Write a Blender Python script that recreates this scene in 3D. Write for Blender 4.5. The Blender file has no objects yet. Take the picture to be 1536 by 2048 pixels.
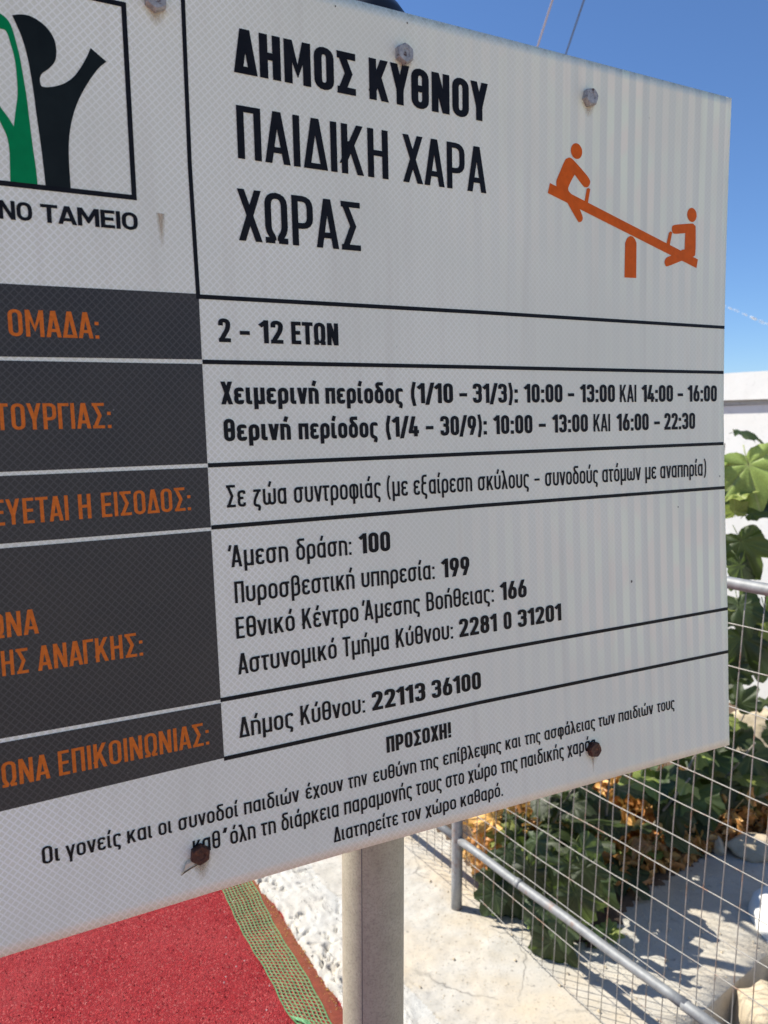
import bpy, bmesh, math, random
from mathutils import Vector, Matrix, noise
from mathutils.geometry import tessellate_polygon
random.seed(7)
R = math.radians
scn = bpy.context.scene

# ------------------------------------------------------------------ camera
cam_d = bpy.data.cameras.new('camera')
cam = bpy.data.objects.new('camera', cam_d)
scn.collection.objects.link(cam)
scn.camera = cam
cam.location = (0, 0, 1.6)
cam.rotation_euler = (R(90 - 6.0), 0, 0)
cam_d.sensor_fit = 'VERTICAL'
cam_d.sensor_height = 36
cam_d.lens = 1532 / 2048 * 36
cam_d.clip_start = 0.05
cam_d.clip_end = 6000
cam_d.dof.use_dof = True
cam_d.dof.focus_distance = 0.80
cam_d.dof.aperture_fstop = 10

# ------------------------------------------------------------------ sky, sun, exposure
SUN_AZ = -70.0      # degrees from +Y, negative = to the left
SUN_EL = 47.0
world = bpy.data.worlds.new('World'); scn.world = world
world.use_nodes = True
wn = world.node_tree.nodes; wl = world.node_tree.links
wn.clear()
wo = wn.new('ShaderNodeOutputWorld'); bg = wn.new('ShaderNodeBackground')
sky = wn.new('ShaderNodeTexSky'); sky.sky_type = 'NISHITA'; sky.sun_disc = False
sky.sun_elevation = R(SUN_EL); sky.sun_rotation = R(SUN_AZ)
sky.air_density = 1.0; sky.dust_density = 0.0; sky.ozone_density = 10.0
bg.inputs[1].default_value = 0.080
tint = wn.new('ShaderNodeMix'); tint.data_type = 'RGBA'; tint.blend_type = 'MULTIPLY'; tint.inputs[0].default_value = 1.0
tint.inputs[7].default_value = (.90, .88, .90, 1)
wl.new(sky.outputs[0], tint.inputs[6]); wl.new(tint.outputs[2], bg.inputs[0]); wl.new(bg.outputs[0], wo.inputs[0])
sd = bpy.data.lights.new('sun', 'SUN'); so = bpy.data.objects.new('sun', sd)
scn.collection.objects.link(so)
sd.energy = 4.0; sd.angle = R(0.53); sd.color = (1.0, 0.955, 0.84)
sv = Vector((math.sin(R(SUN_AZ)) * math.cos(R(SUN_EL)), math.cos(R(SUN_AZ)) * math.cos(R(SUN_EL)), math.sin(R(SUN_EL))))
so.rotation_euler = sv.to_track_quat('Z', 'Y').to_euler()
so.location = (-6, 3, 8)
scn.view_settings.view_transform = 'Standard'
scn.view_settings.look = 'None'
scn.view_settings.exposure = 1.06
scn.view_settings.gamma = 1.0
scn.view_settings.use_curve_mapping = False
scn.render.engine = 'CYCLES'

COL = scn.collection
# ------------------------------------------------------------------ helpers
def tag(o, label=None, cat=None, group=None, kind=None):
    if label: o['label'] = label
    if cat: o['category'] = cat
    if group: o['group'] = group
    if kind: o['kind'] = kind
    return o

def mesh_obj(name, verts, faces, mat=None, parent=None, smooth=False, uvs=None, base=None, mids=None):
    me = bpy.data.meshes.new(name)
    if base is None and parent is not None: base = parent.get('_b', None)
    if base is not None:
        b = Vector(base); verts = [Vector(v) - b for v in verts]
    me.from_pydata([tuple(v) for v in verts], [], faces)
    if mat:
        for m in (mat if isinstance(mat, (list, tuple)) else [mat]): me.materials.append(m)
    if mids: me.polygons.foreach_set('material_index', mids)
    if smooth: me.polygons.foreach_set('use_smooth', [True] * len(me.polygons))
    if uvs is not None:
        uvl = me.uv_layers.new(name='UVMap')
        for lp in me.loops: uvl.data[lp.index].uv = uvs[lp.vertex_index]
    me.update()
    o = bpy.data.objects.new(name, me); COL.objects.link(o)
    if parent: o.parent = parent
    return o

def empty(name, loc, label, cat, group=None):
    o = bpy.data.objects.new(name, None); COL.objects.link(o)
    o.location = loc; o.empty_display_size = 0.1
    tag(o, label, cat, group)
    o['_b'] = [float(x) for x in loc]
    return o

def tube_geo(pts, r, seg=8, cap=True, rfun=None):
    pts = [Vector(p) for p in pts]; vs = []; fs = []
    n = len(pts); prev = None
    for i, p in enumerate(pts):
        t = (pts[min(i + 1, n - 1)] - pts[max(i - 1, 0)]).normalized()
        if prev is None:
            a = Vector((0, 0, 1)) if abs(t.z) < .9 else Vector((1, 0, 0))
            u = t.cross(a).normalized()
        else:
            u = (prev - t * prev.dot(t)).normalized()
        prev = u; w = t.cross(u)
        rr = rfun(i / (n - 1)) if rfun else r
        for k in range(seg):
            a = 2 * math.pi * k / seg
            vs.append(p + (u * math.cos(a) + w * math.sin(a)) * rr)
    for i in range(n - 1):
        for k in range(seg):
            k2 = (k + 1) % seg
            fs.append((i * seg + k, i * seg + k2, (i + 1) * seg + k2, (i + 1) * seg + k))
    if cap:
        fs.append(tuple(reversed(range(seg)))); fs.append(tuple(range((n - 1) * seg, n * seg)))
    return vs, fs

def merge(*gs):
    V = []; F_ = []
    for v, f in gs:
        o = len(V); V += list(v); F_ += [tuple(i + o for i in q) for q in f]
    return V, F_

# ------------------------------------------------------------------ materials
def nm(name):
    m = bpy.data.materials.new(name); m.use_nodes = True
    n = m.node_tree.nodes; l = m.node_tree.links
    return m, n, l, n['Principled BSDF']
def N(n, t, **k):
    x = n.new(t)
    for a, b in k.items(): setattr(x, a, b)
    return x
def ramp(n, l, src, stops):
    r = N(n, 'ShaderNodeValToRGB'); e = r.color_ramp.elements
    e[0].position, e[0].color = stops[0][0], (*stops[0][1], 1)
    e[1].position, e[1].color = stops[-1][0], (*stops[-1][1], 1)
    for p, c in stops[1:-1]:
        x = e.new(p); x.color = (*c, 1)
    l.new(src, r.inputs[0]); return r.outputs[0]
def tex(n, l, scale, detail=4, rough=.6, vec=None, kind='ShaderNodeTexNoise'):
    t = N(n, kind); t.inputs['Scale'].default_value = scale
    if 'Detail' in t.inputs: t.inputs['Detail'].default_value = detail
    if 'Roughness' in t.inputs: t.inputs['Roughness'].default_value = rough
    if vec is not None: l.new(vec, t.inputs['Vector'])
    return t
def objco(n):
    return N(n, 'ShaderNodeTexCoord').outputs['Object']
def mixc(n, l, fac, a, b, blend='MIX'):
    m = N(n, 'ShaderNodeMix'); m.data_type = 'RGBA'; m.blend_type = blend
    for s, v in ((0, fac), (6, a), (7, b)):
        if isinstance(v, (int, float)): m.inputs[s].default_value = v
        elif isinstance(v, tuple): m.inputs[s].default_value = (*v, 1) if len(v) == 3 else v
        else: l.new(v, m.inputs[s])
    return m.outputs[2]
def math_(n, l, op, a, b=None, c=None, clamp=False):
    m = N(n, 'ShaderNodeMath'); m.operation = op; m.use_clamp = clamp
    for i, v in enumerate((a, b, c)):
        if v is None: continue
        if isinstance(v, (int, float)): m.inputs[i].default_value = v
        else: l.new(v, m.inputs[i])
    return m.outputs[0]
def bump(n, l, b, h, strength, dist):
    x = N(n, 'ShaderNodeBump'); x.inputs['Strength'].default_value = strength
    x.inputs['Distance'].default_value = dist
    l.new(h, x.inputs['Height']); l.new(x.outputs[0], b.inputs['Normal'])
def simple(name, col, rough=.6, metal=0, var=.15, scale=40, bumpd=0):
    m, n, l, b = nm(name)
    co = objco(n); t = tex(n, l, scale, 5, .65, co)
    c = ramp(n, l, t.outputs[0], [(.3, tuple(x * (1 - var) for x in col)), (.7, tuple(min(1, x * (1 + var)) for x in col))])
    l.new(c, b.inputs['Base Color']); b.inputs['Roughness'].default_value = rough
    b.inputs['Metallic'].default_value = metal
    if bumpd: bump(n, l, b, t.outputs[0], 1, bumpd)
    return m

def honeycomb(n, l, p=.0061):
    """lozenge lattice of the sheeting's seal lines, in metres on the panel"""
    uv = N(n, 'ShaderNodeUVMap').outputs[0]
    s = N(n, 'ShaderNodeSeparateXYZ'); l.new(uv, s.inputs[0])
    u, v = s.outputs[0], s.outputs[1]
    def saw(x):
        f = math_(n, l, 'FRACT', x)
        d = math_(n, l, 'ABSOLUTE', math_(n, l, 'SUBTRACT', f, .5))
        return math_(n, l, 'SUBTRACT', .5, d)       # 0 on a line, .5 mid cell
    a = saw(math_(n, l, 'DIVIDE', math_(n, l, 'ADD', u, math_(n, l, 'MULTIPLY', v, .96)), p))
    b = saw(math_(n, l, 'DIVIDE', math_(n, l, 'SUBTRACT', u, math_(n, l, 'MULTIPLY', v, .96)), p))
    # smooth minimum rounds the cells' corners
    sm = N(n, 'ShaderNodeMath'); sm.operation = 'SMOOTH_MIN'
    l.new(a, sm.inputs[0]); l.new(b, sm.inputs[1]); sm.inputs[2].default_value = .16
    return uv, u, v, sm.outputs[0]

def sheeting(name):
    m, n, l, b = nm(name)
    uv, u, v, d = honeycomb(n, l)
    line = ramp(n, l, d, [(.07, (1, 1, 1)), (.17, (0, 0, 0))])
    big = tex(n, l, 5, 3, .5, uv)
    # lines soften where the film is scuffed and towards the far end
    soft = ramp(n, l, big.outputs[0], [(.35, (.45,) * 3), (.65, (1,) * 3)])
    fade = N(n, 'ShaderNodeMapRange'); l.new(u, fade.inputs[0])
    fade.inputs[1].default_value = -.1; fade.inputs[2].default_value = .40; fade.inputs[3].default_value = 1; fade.inputs[4].default_value = .30
    lf = math_(n, l, 'MULTIPLY', math_(n, l, 'MULTIPLY', line, soft), fade.outputs[0])
    base = ramp(n, l, big.outputs[0], [(.3, (.715, .735, .615)), (.7, (.775, .785, .65))])
    c = mixc(n, l, math_(n, l, 'MULTIPLY', lf, .85), base, (.95, .97, .90))
    # sheen of the film's alternate prism bands, painted as colour, 20 mm pitch, clearer towards the right end
    ph = math_(n, l, 'SINE', math_(n, l, 'MULTIPLY_ADD', u, 2 * math.pi / .0202, -2 * math.pi * .4556 / .0202 + math.pi / 2))
    ph = math_(n, l, 'MULTIPLY_ADD', ph, 1.6, .5, clamp=True)
    amp = N(n, 'ShaderNodeMapRange'); l.new(u, amp.inputs[0])
    amp.inputs[1].default_value = .18; amp.inputs[2].default_value = .60; amp.inputs[3].default_value = 0; amp.inputs[4].default_value = 1
    mp = N(n, 'ShaderNodeMapping'); mp.inputs['Scale'].default_value = (7, 3.4, 1); l.new(uv, mp.inputs[0])
    bn = tex(n, l, 1, 3, .5, mp.outputs[0])
    bm = ramp(n, l, bn.outputs[0], [(.36, (.35,) * 3), (.58, (1,) * 3)])
    vz = math_(n, l, 'MULTIPLY_ADD', bn.outputs[0], .10, math_(n, l, 'ADD', v, -.05))
    zone = ramp(n, l, math_(n, l, 'DIVIDE', vz, .78), [(0, (.25,) * 3), (.12, (.35,) * 3), (.22, (.8,) * 3), (.38, (.75,) * 3), (.45, (.12,) * 3), (.68, (.12,) * 3), (.80, (.6,) * 3), (.92, (1,) * 3), (1, (1,) * 3)])
    bm = math_(n, l, 'MULTIPLY', bm, zone)
    sa = math_(n, l, 'MULTIPLY', math_(n, l, 'MULTIPLY', ph, amp.outputs[0]), bm)
    bnc = tex(n, l, 24, 0, .5, uv)
    c = mixc(n, l, math_(n, l, 'MULTIPLY', math_(n, l, 'MULTIPLY', math_(n, l, 'SUBTRACT', 1, ph), amp.outputs[0]), math_(n, l, 'MULTIPLY', bm, .4)), c, (.66, .70, .64))
    sc = ramp(n, l, bnc.outputs[0], [(.40, (.98, .91, .73)), (.60, (.93, .99, .76))])
    c = mixc(n, l, math_(n, l, 'MULTIPLY', sa, .95), c, sc)
    # dirt speckles and faint vertical run marks
    sp = tex(n, l, 210, 2, .5, uv)
    dots = ramp(n, l, sp.outputs[0], [(.76, (0,) * 3), (.80, (1,) * 3)])
    c = mixc(n, l, math_(n, l, 'MULTIPLY', dots, .35), c, (.16, .15, .12))
    mp2 = N(n, 'ShaderNodeMapping'); mp2.inputs['Scale'].default_value = (70, 3, 1); l.new(uv, mp2.inputs[0])
    run = tex(n, l, 1, 3, .6, mp2.outputs[0])
    c = mixc(n, l, math_(n, l, 'MULTIPLY', ramp(n, l, run.outputs[0], [(.52, (0,) * 3), (.8, (1,) * 3)]), .22), c, (.52, .48, .40))
    # lichen-like grime along the top edge
    eg = N(n, 'ShaderNodeMapRange'); l.new(v, eg.inputs[0])
    eg.inputs[1].default_value = .773; eg.inputs[2].default_value = .780
    en = tex(n, l, 150, 3, .7, uv)
    ef = math_(n, l, 'MULTIPLY', eg.outputs[0], ramp(n, l, en.outputs[0], [(.5, (0,) * 3), (.62, (1,) * 3)]))
    c = mixc(n, l, math_(n, l, 'MULTIPLY', ef, .45), c, (.30, .30, .17))
    l.new(c, b.inputs['Base Color'])
    b.inputs['Roughness'].default_value = .34
    b.inputs['Specular IOR Level'].default_value = .3
    bump(n, l, b, d, .12, .0004)
    return m

def dark_film(name):
    m, n, l, b = nm(name)
    uv, u, v, d = honeycomb(n, l)
    line = ramp(n, l, d, [(.04, (1, 1, 1)), (.15, (0, 0, 0))])
    g = tex(n, l, 900, 3, .7, uv); big = tex(n, l, 9, 4, .6, uv)
    base = ramp(n, l, big.outputs[0], [(.3, (.034, .034, .034)), (.7, (.050, .047, .042))])
    c = mixc(n, l, math_(n, l, 'MULTIPLY', line, .45), base, (.11, .11, .105))
    c = mixc(n, l, ramp(n, l, g.outputs[0], [(.5, (0,) * 3), (.8, (.6,) * 3)]), c, (.09, .09, .085))
    dust = tex(n, l, 160, 2, .5, uv)
    c = mixc(n, l, ramp(n, l, dust.outputs[0], [(.77, (0,) * 3), (.82, (.8,) * 3)]), c, (.30, .30, .28))
    l.new(c, b.inputs['Base Color']); b.inputs['Roughness'].default_value = .42; b.inputs['Specular IOR Level'].default_value = .25
    bump(n, l, b, d, .15, .0004)
    return m

M = {}
M['sheet'] = sheeting('retroreflective_sheeting')
M['dark'] = dark_film('dark_print')
M['ink'] = simple('black_ink', (.010, .010, .012), .38, var=.4, scale=60)
M['orange_ink'] = simple('orange_ink', (.64, .112, .008), .42, var=.12, scale=120)
M['orange_dull'] = simple('orange_ink_on_dark', (.64, .16, .022), .45, var=.18, scale=300)
M['green_ink'] = simple('green_ink', (.0, .22, .070), .4, var=.12, scale=60)
M['treedark'] = simple('dark_green_ink', (.010, .014, .013), .4, var=.3, scale=30)
for k_ in ('ink', 'orange_ink', 'orange_dull', 'green_ink', 'treedark'): M[k_].node_tree.nodes['Principled BSDF'].inputs['Specular IOR Level'].default_value = .12
M['alu'] = simple('aluminium_edge', (.62, .62, .58), .45, .6, var=.2, scale=80)
M['galv_rail'] = None

def galv(name, base=(.42, .43, .44), rust=.5, rough=.42, metal=.65):
    m, n, l, b = nm(name); co = objco(n)
    t = tex(n, l, 60, 5, .7, co); r_ = tex(n, l, 14, 6, .75, co)
    c = ramp(n, l, t.outputs[0], [(.3, tuple(x * .8 for x in base)), (.7, tuple(x * 1.2 for x in base))])
    f = ramp(n, l, r_.outputs[0], [(rust, (0,) * 3), (rust + .12, (.85,) * 3)])
    rc = ramp(n, l, t.outputs[0], [(.35, (.16, .055, .02)), (.65, (.33, .17, .09))])
    c = mixc(n, l, f, c, rc); l.new(c, b.inputs['Base Color'])
    l.new(math_(n, l, 'MULTIPLY_ADD', f, -metal, metal), b.inputs['Metallic'])
    b.inputs['Roughness'].default_value = rough
    bump(n, l, b, t.outputs[0], .3, .0006)
    return m
M['galv'] = galv('galvanised_tube', base=(.22, .225, .23), rust=.58, metal=.25, rough=.6)
M['post'] = galv('galvanised_post', base=(.30, .305, .31), rust=.53, metal=.4, rough=.5)
M['wire'] = galv('mesh_wire', base=(.29, .275, .25), rust=.53, rough=.5, metal=.2)

def pole_paint():
    m, n, l, b = nm('weathered_pole_coat'); co = objco(n)
    t = tex(n, l, 45, 5, .7, co); f = tex(n, l, 420, 3, .6, co)
    c = ramp(n, l, t.outputs[0], [(.25, (.34, .325, .24)), (.75, (.46, .44, .335))])
    c = mixc(n, l, ramp(n, l, f.outputs[0], [(.45, (0,) * 3), (.7, (.45,) * 3)]), c, (.17, .16, .14))
    r_ = tex(n, l, 22, 6, .8, co)
    c = mixc(n, l, ramp(n, l, r_.outputs[0], [(.64, (0,) * 3), (.72, (.7,) * 3)]), c, (.20, .12, .06))
    l.new(c, b.inputs['Base Color']); b.inputs['Roughness'].default_value = .55
    b.inputs['Metallic'].default_value = .0
    bump(n, l, b, f.outputs[0], .25, .0008)
    return m
M['pole'] = pole_paint()
M['black'] = simple('black_plastic', (.012, .012, .013), .3, var=.3)

def rusty(name, mixlvl):
    m, n, l, b = nm(name); co = objco(n)
    t = tex(n, l, 260, 5, .7, co); g = tex(n, l, 110, 4, .6, co)
    zinc = ramp(n, l, t.outputs[0], [(.3, (.20, .21, .22)), (.7, (.48, .49, .49))])
    ru = ramp(n, l, t.outputs[0], [(.3, (.035, .010, .007)), (.55, (.075, .024, .013)), (.75, (.20, .075, .03))])
    f = ramp(n, l, g.outputs[0], [(mixlvl, (0,) * 3), (mixlvl + .08, (1,) * 3)])
    l.new(mixc(n, l, f, zinc, ru), b.inputs['Base Color'])
    b.inputs['Roughness'].default_value = .6; b.inputs['Metallic'].default_value = .2
    bump(n, l, b, t.outputs[0], .8, .001)
    return m
M['zinc_bolt'] = rusty('part_rusted_zinc', .60)
M['rust_bolt'] = rusty('deep_rust', .1)

def concrete(name, lo, hi, speck, stain, dscale=1.0, bumpd=.004, crack=0):
    m, n, l, b = nm(name); co = objco(n)
    t = tex(n, l, 9 * dscale, 6, .7, co); f = tex(n, l, 110 * dscale, 4, .65, co); bg_ = tex(n, l, 2.2, 4, .6, co)
    c = ramp(n, l, t.outputs[0], [(.3, lo), (.7, hi)])
    c = mixc(n, l, ramp(n, l, bg_.outputs[0], [(.42, (0,) * 3), (.62, (.65,) * 3)]), c, stain)
    c = mixc(n, l, ramp(n, l, f.outputs[0], [(.56, (0,) * 3), (.72, (.75,) * 3)]), c, speck)
    if crack:
        wv = mixc(n, l, .12, co, tex(n, l, 3, 4, .7, co).outputs['Color'])
        v = N(n, 'ShaderNodeTexVoronoi'); v.feature = 'DISTANCE_TO_EDGE'; v.inputs['Scale'].default_value = 2.1; l.new(wv, v.inputs['Vector'])
        cf = math_(n, l, 'MULTIPLY', ramp(n, l, v.outputs['Distance'], [(.0, (1,) * 3), (crack, (0,) * 3)]), ramp(n, l, bg_.outputs[0], [(.45, (1,) * 3), (.58, (0,) * 3)]))
        c = mixc(n, l, math_(n, l, 'MULTIPLY', cf, .7), c, tuple(x * .35 for x in speck))
        pt = tex(n, l, 38, 3, .6, co)
        c = mixc(n, l, math_(n, l, 'MULTIPLY', ramp(n, l, pt.outputs[0], [(.66, (0,) * 3), (.72, (1,) * 3)]), .6), c, tuple(x * .6 for x in speck))
    l.new(c, b.inputs['Base Color']); b.inputs['Roughness'].default_value = .9
    h = math_(n, l, 'ADD', t.outputs[0], math_(n, l, 'MULTIPLY', f.outputs[0], .5))
    bump(n, l, b, h, .6, bumpd)
    return m
M['path'] = concrete('pale_cement', (.38, .355, .31), (.50, .47, .425), (.25, .235, .215), (.50, .40, .27), crack=.006)
M['slab'] = concrete('grey_cement', (.40, .38, .34), (.52, .50, .45), (.21, .195, .18), (.48, .40, .30), 1.4, .009, crack=.010)
M['lime'] = concrete('whitewashed_stone', (.43, .42, .395), (.53, .515, .48), (.26, .25, .24), (.48, .42, .34), 2.0, .006)
def crack_shade(m):     # shade of elongated cracks in the coat, painted into the base colour
    n = m.node_tree.nodes; l = m.node_tree.links; b = n['Principled BSDF']
    src = b.inputs['Base Color'].links[0].from_socket
    mp = N(n, 'ShaderNodeMapping'); mp.vector_type = 'TEXTURE'; mp.inputs['Rotation'].default_value = (0, 0, math.atan2(-.876, .482)); mp.inputs['Scale'].default_value = (2.4, .6, 1)
    l.new(objco(n), mp.inputs[0])
    t = tex(n, l, 46, 4, .66, mp.outputs[0]); t.inputs['Distortion'].default_value = 1.2
    k = tex(n, l, 9, 3, .5, objco(n))
    f = math_(n, l, 'MULTIPLY', ramp(n, l, t.outputs[0], [(.60, (0,) * 3), (.635, (1,) * 3)]), ramp(n, l, k.outputs[0], [(.42, (0,) * 3), (.52, (1,) * 3)]))
    l.new(mixc(n, l, math_(n, l, 'MULTIPLY', f, .9), src, (.07, .065, .06)), b.inputs['Base Color'])
crack_shade(M['lime'])
M['ground'] = concrete('dusty_ground', (.36, .30, .22), (.52, .45, .35), (.22, .18, .14), (.45, .38, .28), .6)
M['white_wall'] = concrete('white_limewash', (.72, .70, .66), (.76, .76, .745), (.62, .62, .60), (.74, .74, .72), .35, .0015)
M['sandstone'] = concrete('sandstone', (.40, .32, .21), (.60, .50, .36), (.22, .15, .09), (.60, .50, .37), 3.0, .01)
M['soil'] = concrete('dark_soil', (.045, .028, .018), (.115, .07, .042), (.02, .012, .008), (.16, .10, .06), 3, .012)

def rubber():
    m, n, l, b = nm('red_rubber_granules'); co = objco(n)
    v = N(n, 'ShaderNodeTexVoronoi'); v.inputs['Scale'].default_value = 330; l.new(co, v.inputs['Vector'])
    big = tex(n, l, 5, 5, .7, co); mid = tex(n, l, 60, 3, .6, co)
    s = N(n, 'ShaderNodeSeparateColor'); l.new(v.outputs['Color'], s.inputs[0])
    c = ramp(n, l, s.outputs[0], [(0, (.18, .006, .009)), (.5, (.30, .011, .016)), (.9, (.40, .024, .027)), (.985, (.55, .18, .16))])
    c = mixc(n, l, ramp(n, l, big.outputs[0], [(.35, (0,) * 3), (.7, (.6,) * 3)]), c, (.40, .05, .05))
    c = mixc(n, l, ramp(n, l, mid.outputs[0], [(.35, (.3,) * 3), (.6, (0,) * 3)]), c, (.17, .012, .018))
    l.new(c, b.inputs['Base Color']); b.inputs['Roughness'].default_value = .8; b.inputs['Specular IOR Level'].default_value = .2
    h = math_(n, l, 'ADD', math_(n, l, 'MULTIPLY', v.outputs['Distance'], -1.5), math_(n, l, 'MULTIPLY', mid.outputs[0], 1.2))
    bump(n, l, b, h, .9, .004)
    return m
M['rubber'] = rubber()
M['red_dirt'] = concrete('red_crumb_dirt', (.14, .018, .010), (.23, .036, .016), (.05, .012, .007), (.26, .09, .03), 6, .01)
M['green_net'] = simple('green_plastic_net', (.085, .25, .095), .6, var=.5, scale=160)
M['net_pale'] = simple('sun_bleached_net', (.16, .27, .115), .7, var=.4, scale=160)

def leafmat(name, top, under, vein, var=.35, trans=.35):
    m, n, l, b = nm(name)
    at = N(n, 'ShaderNodeVertexColor'); at.layer_name = 'vein'
    co = objco(n); oi = N(n, 'ShaderNodeObjectInfo')
    t = tex(n, l, 45, 4, .6, co)
    c = ramp(n, l, t.outputs[0], [(.3, tuple(x * (1 - var) for x in top)), (.7, tuple(x * (1 + var) for x in top))])
    hs = N(n, 'ShaderNodeHueSaturation')
    hs.inputs['Hue'].default_value = .5
    l.new(math_(n, l, 'MULTIPLY_ADD', oi.outputs['Random'], .7, .65), hs.inputs['Value'])
    l.new(math_(n, l, 'MULTIPLY_ADD', oi.outputs['Random'], .035, .482), hs.inputs['Hue'])
    l.new(c, hs.inputs['Color'])
    geo = N(n, 'ShaderNodeNewGeometry')
    c2 = mixc(n, l, geo.outputs['Backfacing'], hs.outputs[0], under)
    vf = math_(n, l, 'MULTIPLY', math_(n, l, 'POWER', at.outputs['Color'], 3.0), .75)
    c3 = mixc(n, l, vf, c2, vein)
    l.new(c3, b.inputs['Base Color']); b.inputs['Roughness'].default_value = .5
    bump(n, l, b, t.outputs[0], .4, .002)
    tr = N(n, 'ShaderNodeBsdfTranslucent')
    tc = mixc(n, l, .5, c3, (.17, .27, .03)); l.new(tc, tr.inputs[0])
    mx = N(n, 'ShaderNodeMixShader'); mx.inputs[0].default_value = trans
    out = n['Material Output']
    l.new(b.outputs[0], mx.inputs[1]); l.new(tr.outputs[0], mx.inputs[2]); l.new(mx.outputs[0], out.inputs[0])
    return m
M['leaf'] = leafmat('fig_leaf', (.046, .066, .026), (.13, .155, .10), (.15, .19, .075))
M['leaf_young'] = leafmat('young_fig_leaf', (.30, .37, .095), (.36, .42, .17), (.58, .60, .30), trans=.4)
M['leaf_dry'] = leafmat('dry_leaf', (.76, .40, .115), (.78, .47, .18), (.78, .52, .25), var=.45, trans=.25)
M['stem'] = simple('green_stem', (.14, .17, .06), .6, var=.3)
M['bark'] = simple('fig_bark', (.26, .23, .19), .85, var=.35, scale=60, bumpd=.004)
M['cable'] = simple('cable_black', (.03, .03, .045), .6)
M['cable_pale'] = simple('cable_weathered', (.34, .27, .25), .6)
def cloudmat():
    m, n, l, b = nm('thin_vapour')
    b.inputs['Base Color'].default_value = (.9, .93, .97, 1); b.inputs['Roughness'].default_value = 1
    t = tex(n, l, .05, 4, .6, objco(n))
    l.new(math_(n, l, 'MULTIPLY', ramp(n, l, t.outputs[0], [(.35, (0,) * 3), (.7, (1,) * 3)]), .95), b.inputs['Alpha'])
    return m
M['vapour'] = cloudmat()
# ------------------------------------------------------------------ setting: ground, rubber floor, cement path
def sheet(name, x0, x1, y0, y1, z, mat, nx=1, ny=1):
    vs = [(x0 + (x1 - x0) * i / nx, y0 + (y1 - y0) * j / ny, z) for j in range(ny + 1) for i in range(nx + 1)]
    fs = [(j * (nx + 1) + i, j * (nx + 1) + i + 1, (j + 1) * (nx + 1) + i + 1, (j + 1) * (nx + 1) + i) for j in range(ny) for i in range(nx)]
    return mesh_obj(name, vs, fs, mat)
tag(sheet('ground', -2500, 2500, -2500, 2500, -.32, M['ground'], 8, 8), kind='structure')

# kerb line: red rubber on its left, whitewashed stone and cement on its right
K0 = Vector((-.46, 2.579)); K1 = Vector((-.107, 1.937)); KD = (K1 - K0).normalized(); KN = Vector((-KD.y, KD.x))
def kd(x, y):   # signed distance, positive on the cement side; s along the kerb
    p = Vector((x, y)) - K0
    return p.dot(KN), p.dot(KD)
# slab edge (drops to the lower ground on its right)
E0 = Vector((.868, 1.95)); E1 = Vector((1.095, 2.13)); ED = (E1 - E0).normalized(); EN = Vector((ED.y, -ED.x))

def zh(x, y):
    d, s = kd(x, y)
    wob = .022 * noise.noise(Vector((s * 7, 1.3, 0))) + .010 * noise.noise(Vector((s * 31, 4.1, 0)))
    d += wob
    if d < 0: return -.05 + max(-.05, d) * .3
    e = min(1, d / .014)
    rough = max(0.0, 1 - max(0, d - .12) / .13)
    z = -.05 + e * .056
    # stones under the whitewash, elongated along the kerb
    q = Vector((d * 30, s * 9, 0))
    vd = noise.voronoi(q)[0]
    z += rough * e * (.0035 * min(1, (vd[1] - vd[0]) * 2.2) + .0035 * noise.fractal(Vector((d * 60, s * 15, 3)), .7, 2, 5))
    cr = abs(noise.noise(Vector((d * 30 + 2 * noise.noise(Vector((s * 9, d * 9, 0))), s * 11, 7))))
    if cr < .075 and noise.noise(Vector((d * 14, s * 8, 20))) > .02: z -= rough * e * .026 * (1 - cr / .075)
    z += .0032 * noise.fractal(Vector((x * 14, y * 14, 5)), .8, 2, 5)
    z += .012 * rough * e
    return z
def axis(a, b, f0, f1, fine, coarse):
    r = []; x = a
    while x < b:
        r.append(x)
        if f0 <= x <= f1: x += fine
        else:
            gap = min(abs(x - f0), abs(x - f1)); x += min(coarse, max(fine, gap * .35 + fine))
    r.append(b); return r
xs = axis(-3.2, 9.5, -.62, .32, .0065, .25); ys = axis(-9.0, 7.5, 1.82, 3.0, .0065, .25)
vs = []; fs = []; mid = []
nx = len(xs)
for y in ys:
    for x in xs: vs.append((x, y, zh(x, y)))
for j in range(len(ys) - 1):
    for i in range(nx - 1):
        cx_, cy_ = (xs[i] + xs[i + 1]) / 2, (ys[j] + ys[j + 1]) / 2
        d, s = kd(cx_, cy_)
        if d < -.06 and cy_ > -1.5: continue
        # whitewash ends along a ragged line
        dd = d + .05 * noise.noise(Vector((cx_ * 5, cy_ * 5, 0)))
        beyond = (Vector((cx_, cy_)) - Vector((.36, 2.243))).dot(Vector((.8467, .532)))
        fs.append((j * nx + i, j * nx + i + 1, (j + 1) * nx + i + 1, (j + 1) * nx + i)); mid.append(0 if dd < .205 else (2 if beyond > .16 + .05 * noise.noise(Vector((cx_ * 6, cy_ * 6, 3))) else 1))
pth = mesh_obj('path', vs, fs, [M['lime'], M['path'], M['slab']], smooth=True, mids=mid)
bm = bmesh.new(); bm.from_mesh(pth.data)
bmesh.ops.bisect_plane(bm, geom=bm.verts[:] + bm.edges[:] + bm.faces[:], plane_co=(E0.x, E0.y, 0), plane_no=(EN.x, EN.y, 0), clear_outer=True)
ed = [e for e in bm.edges if e.is_boundary and abs((e.verts[0].co.xy - E0).dot(EN)) < 1e-4 and abs((e.verts[1].co.xy - E0).dot(EN)) < 1e-4]
ret = bmesh.ops.extrude_edge_only(bm, edges=ed)
nv = [g for g in ret['geom'] if isinstance(g, bmesh.types.BMVert)]
for v in nv: v.co.z = -.34; v.co.x += EN.x * .012; v.co.y += EN.y * .012
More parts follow.
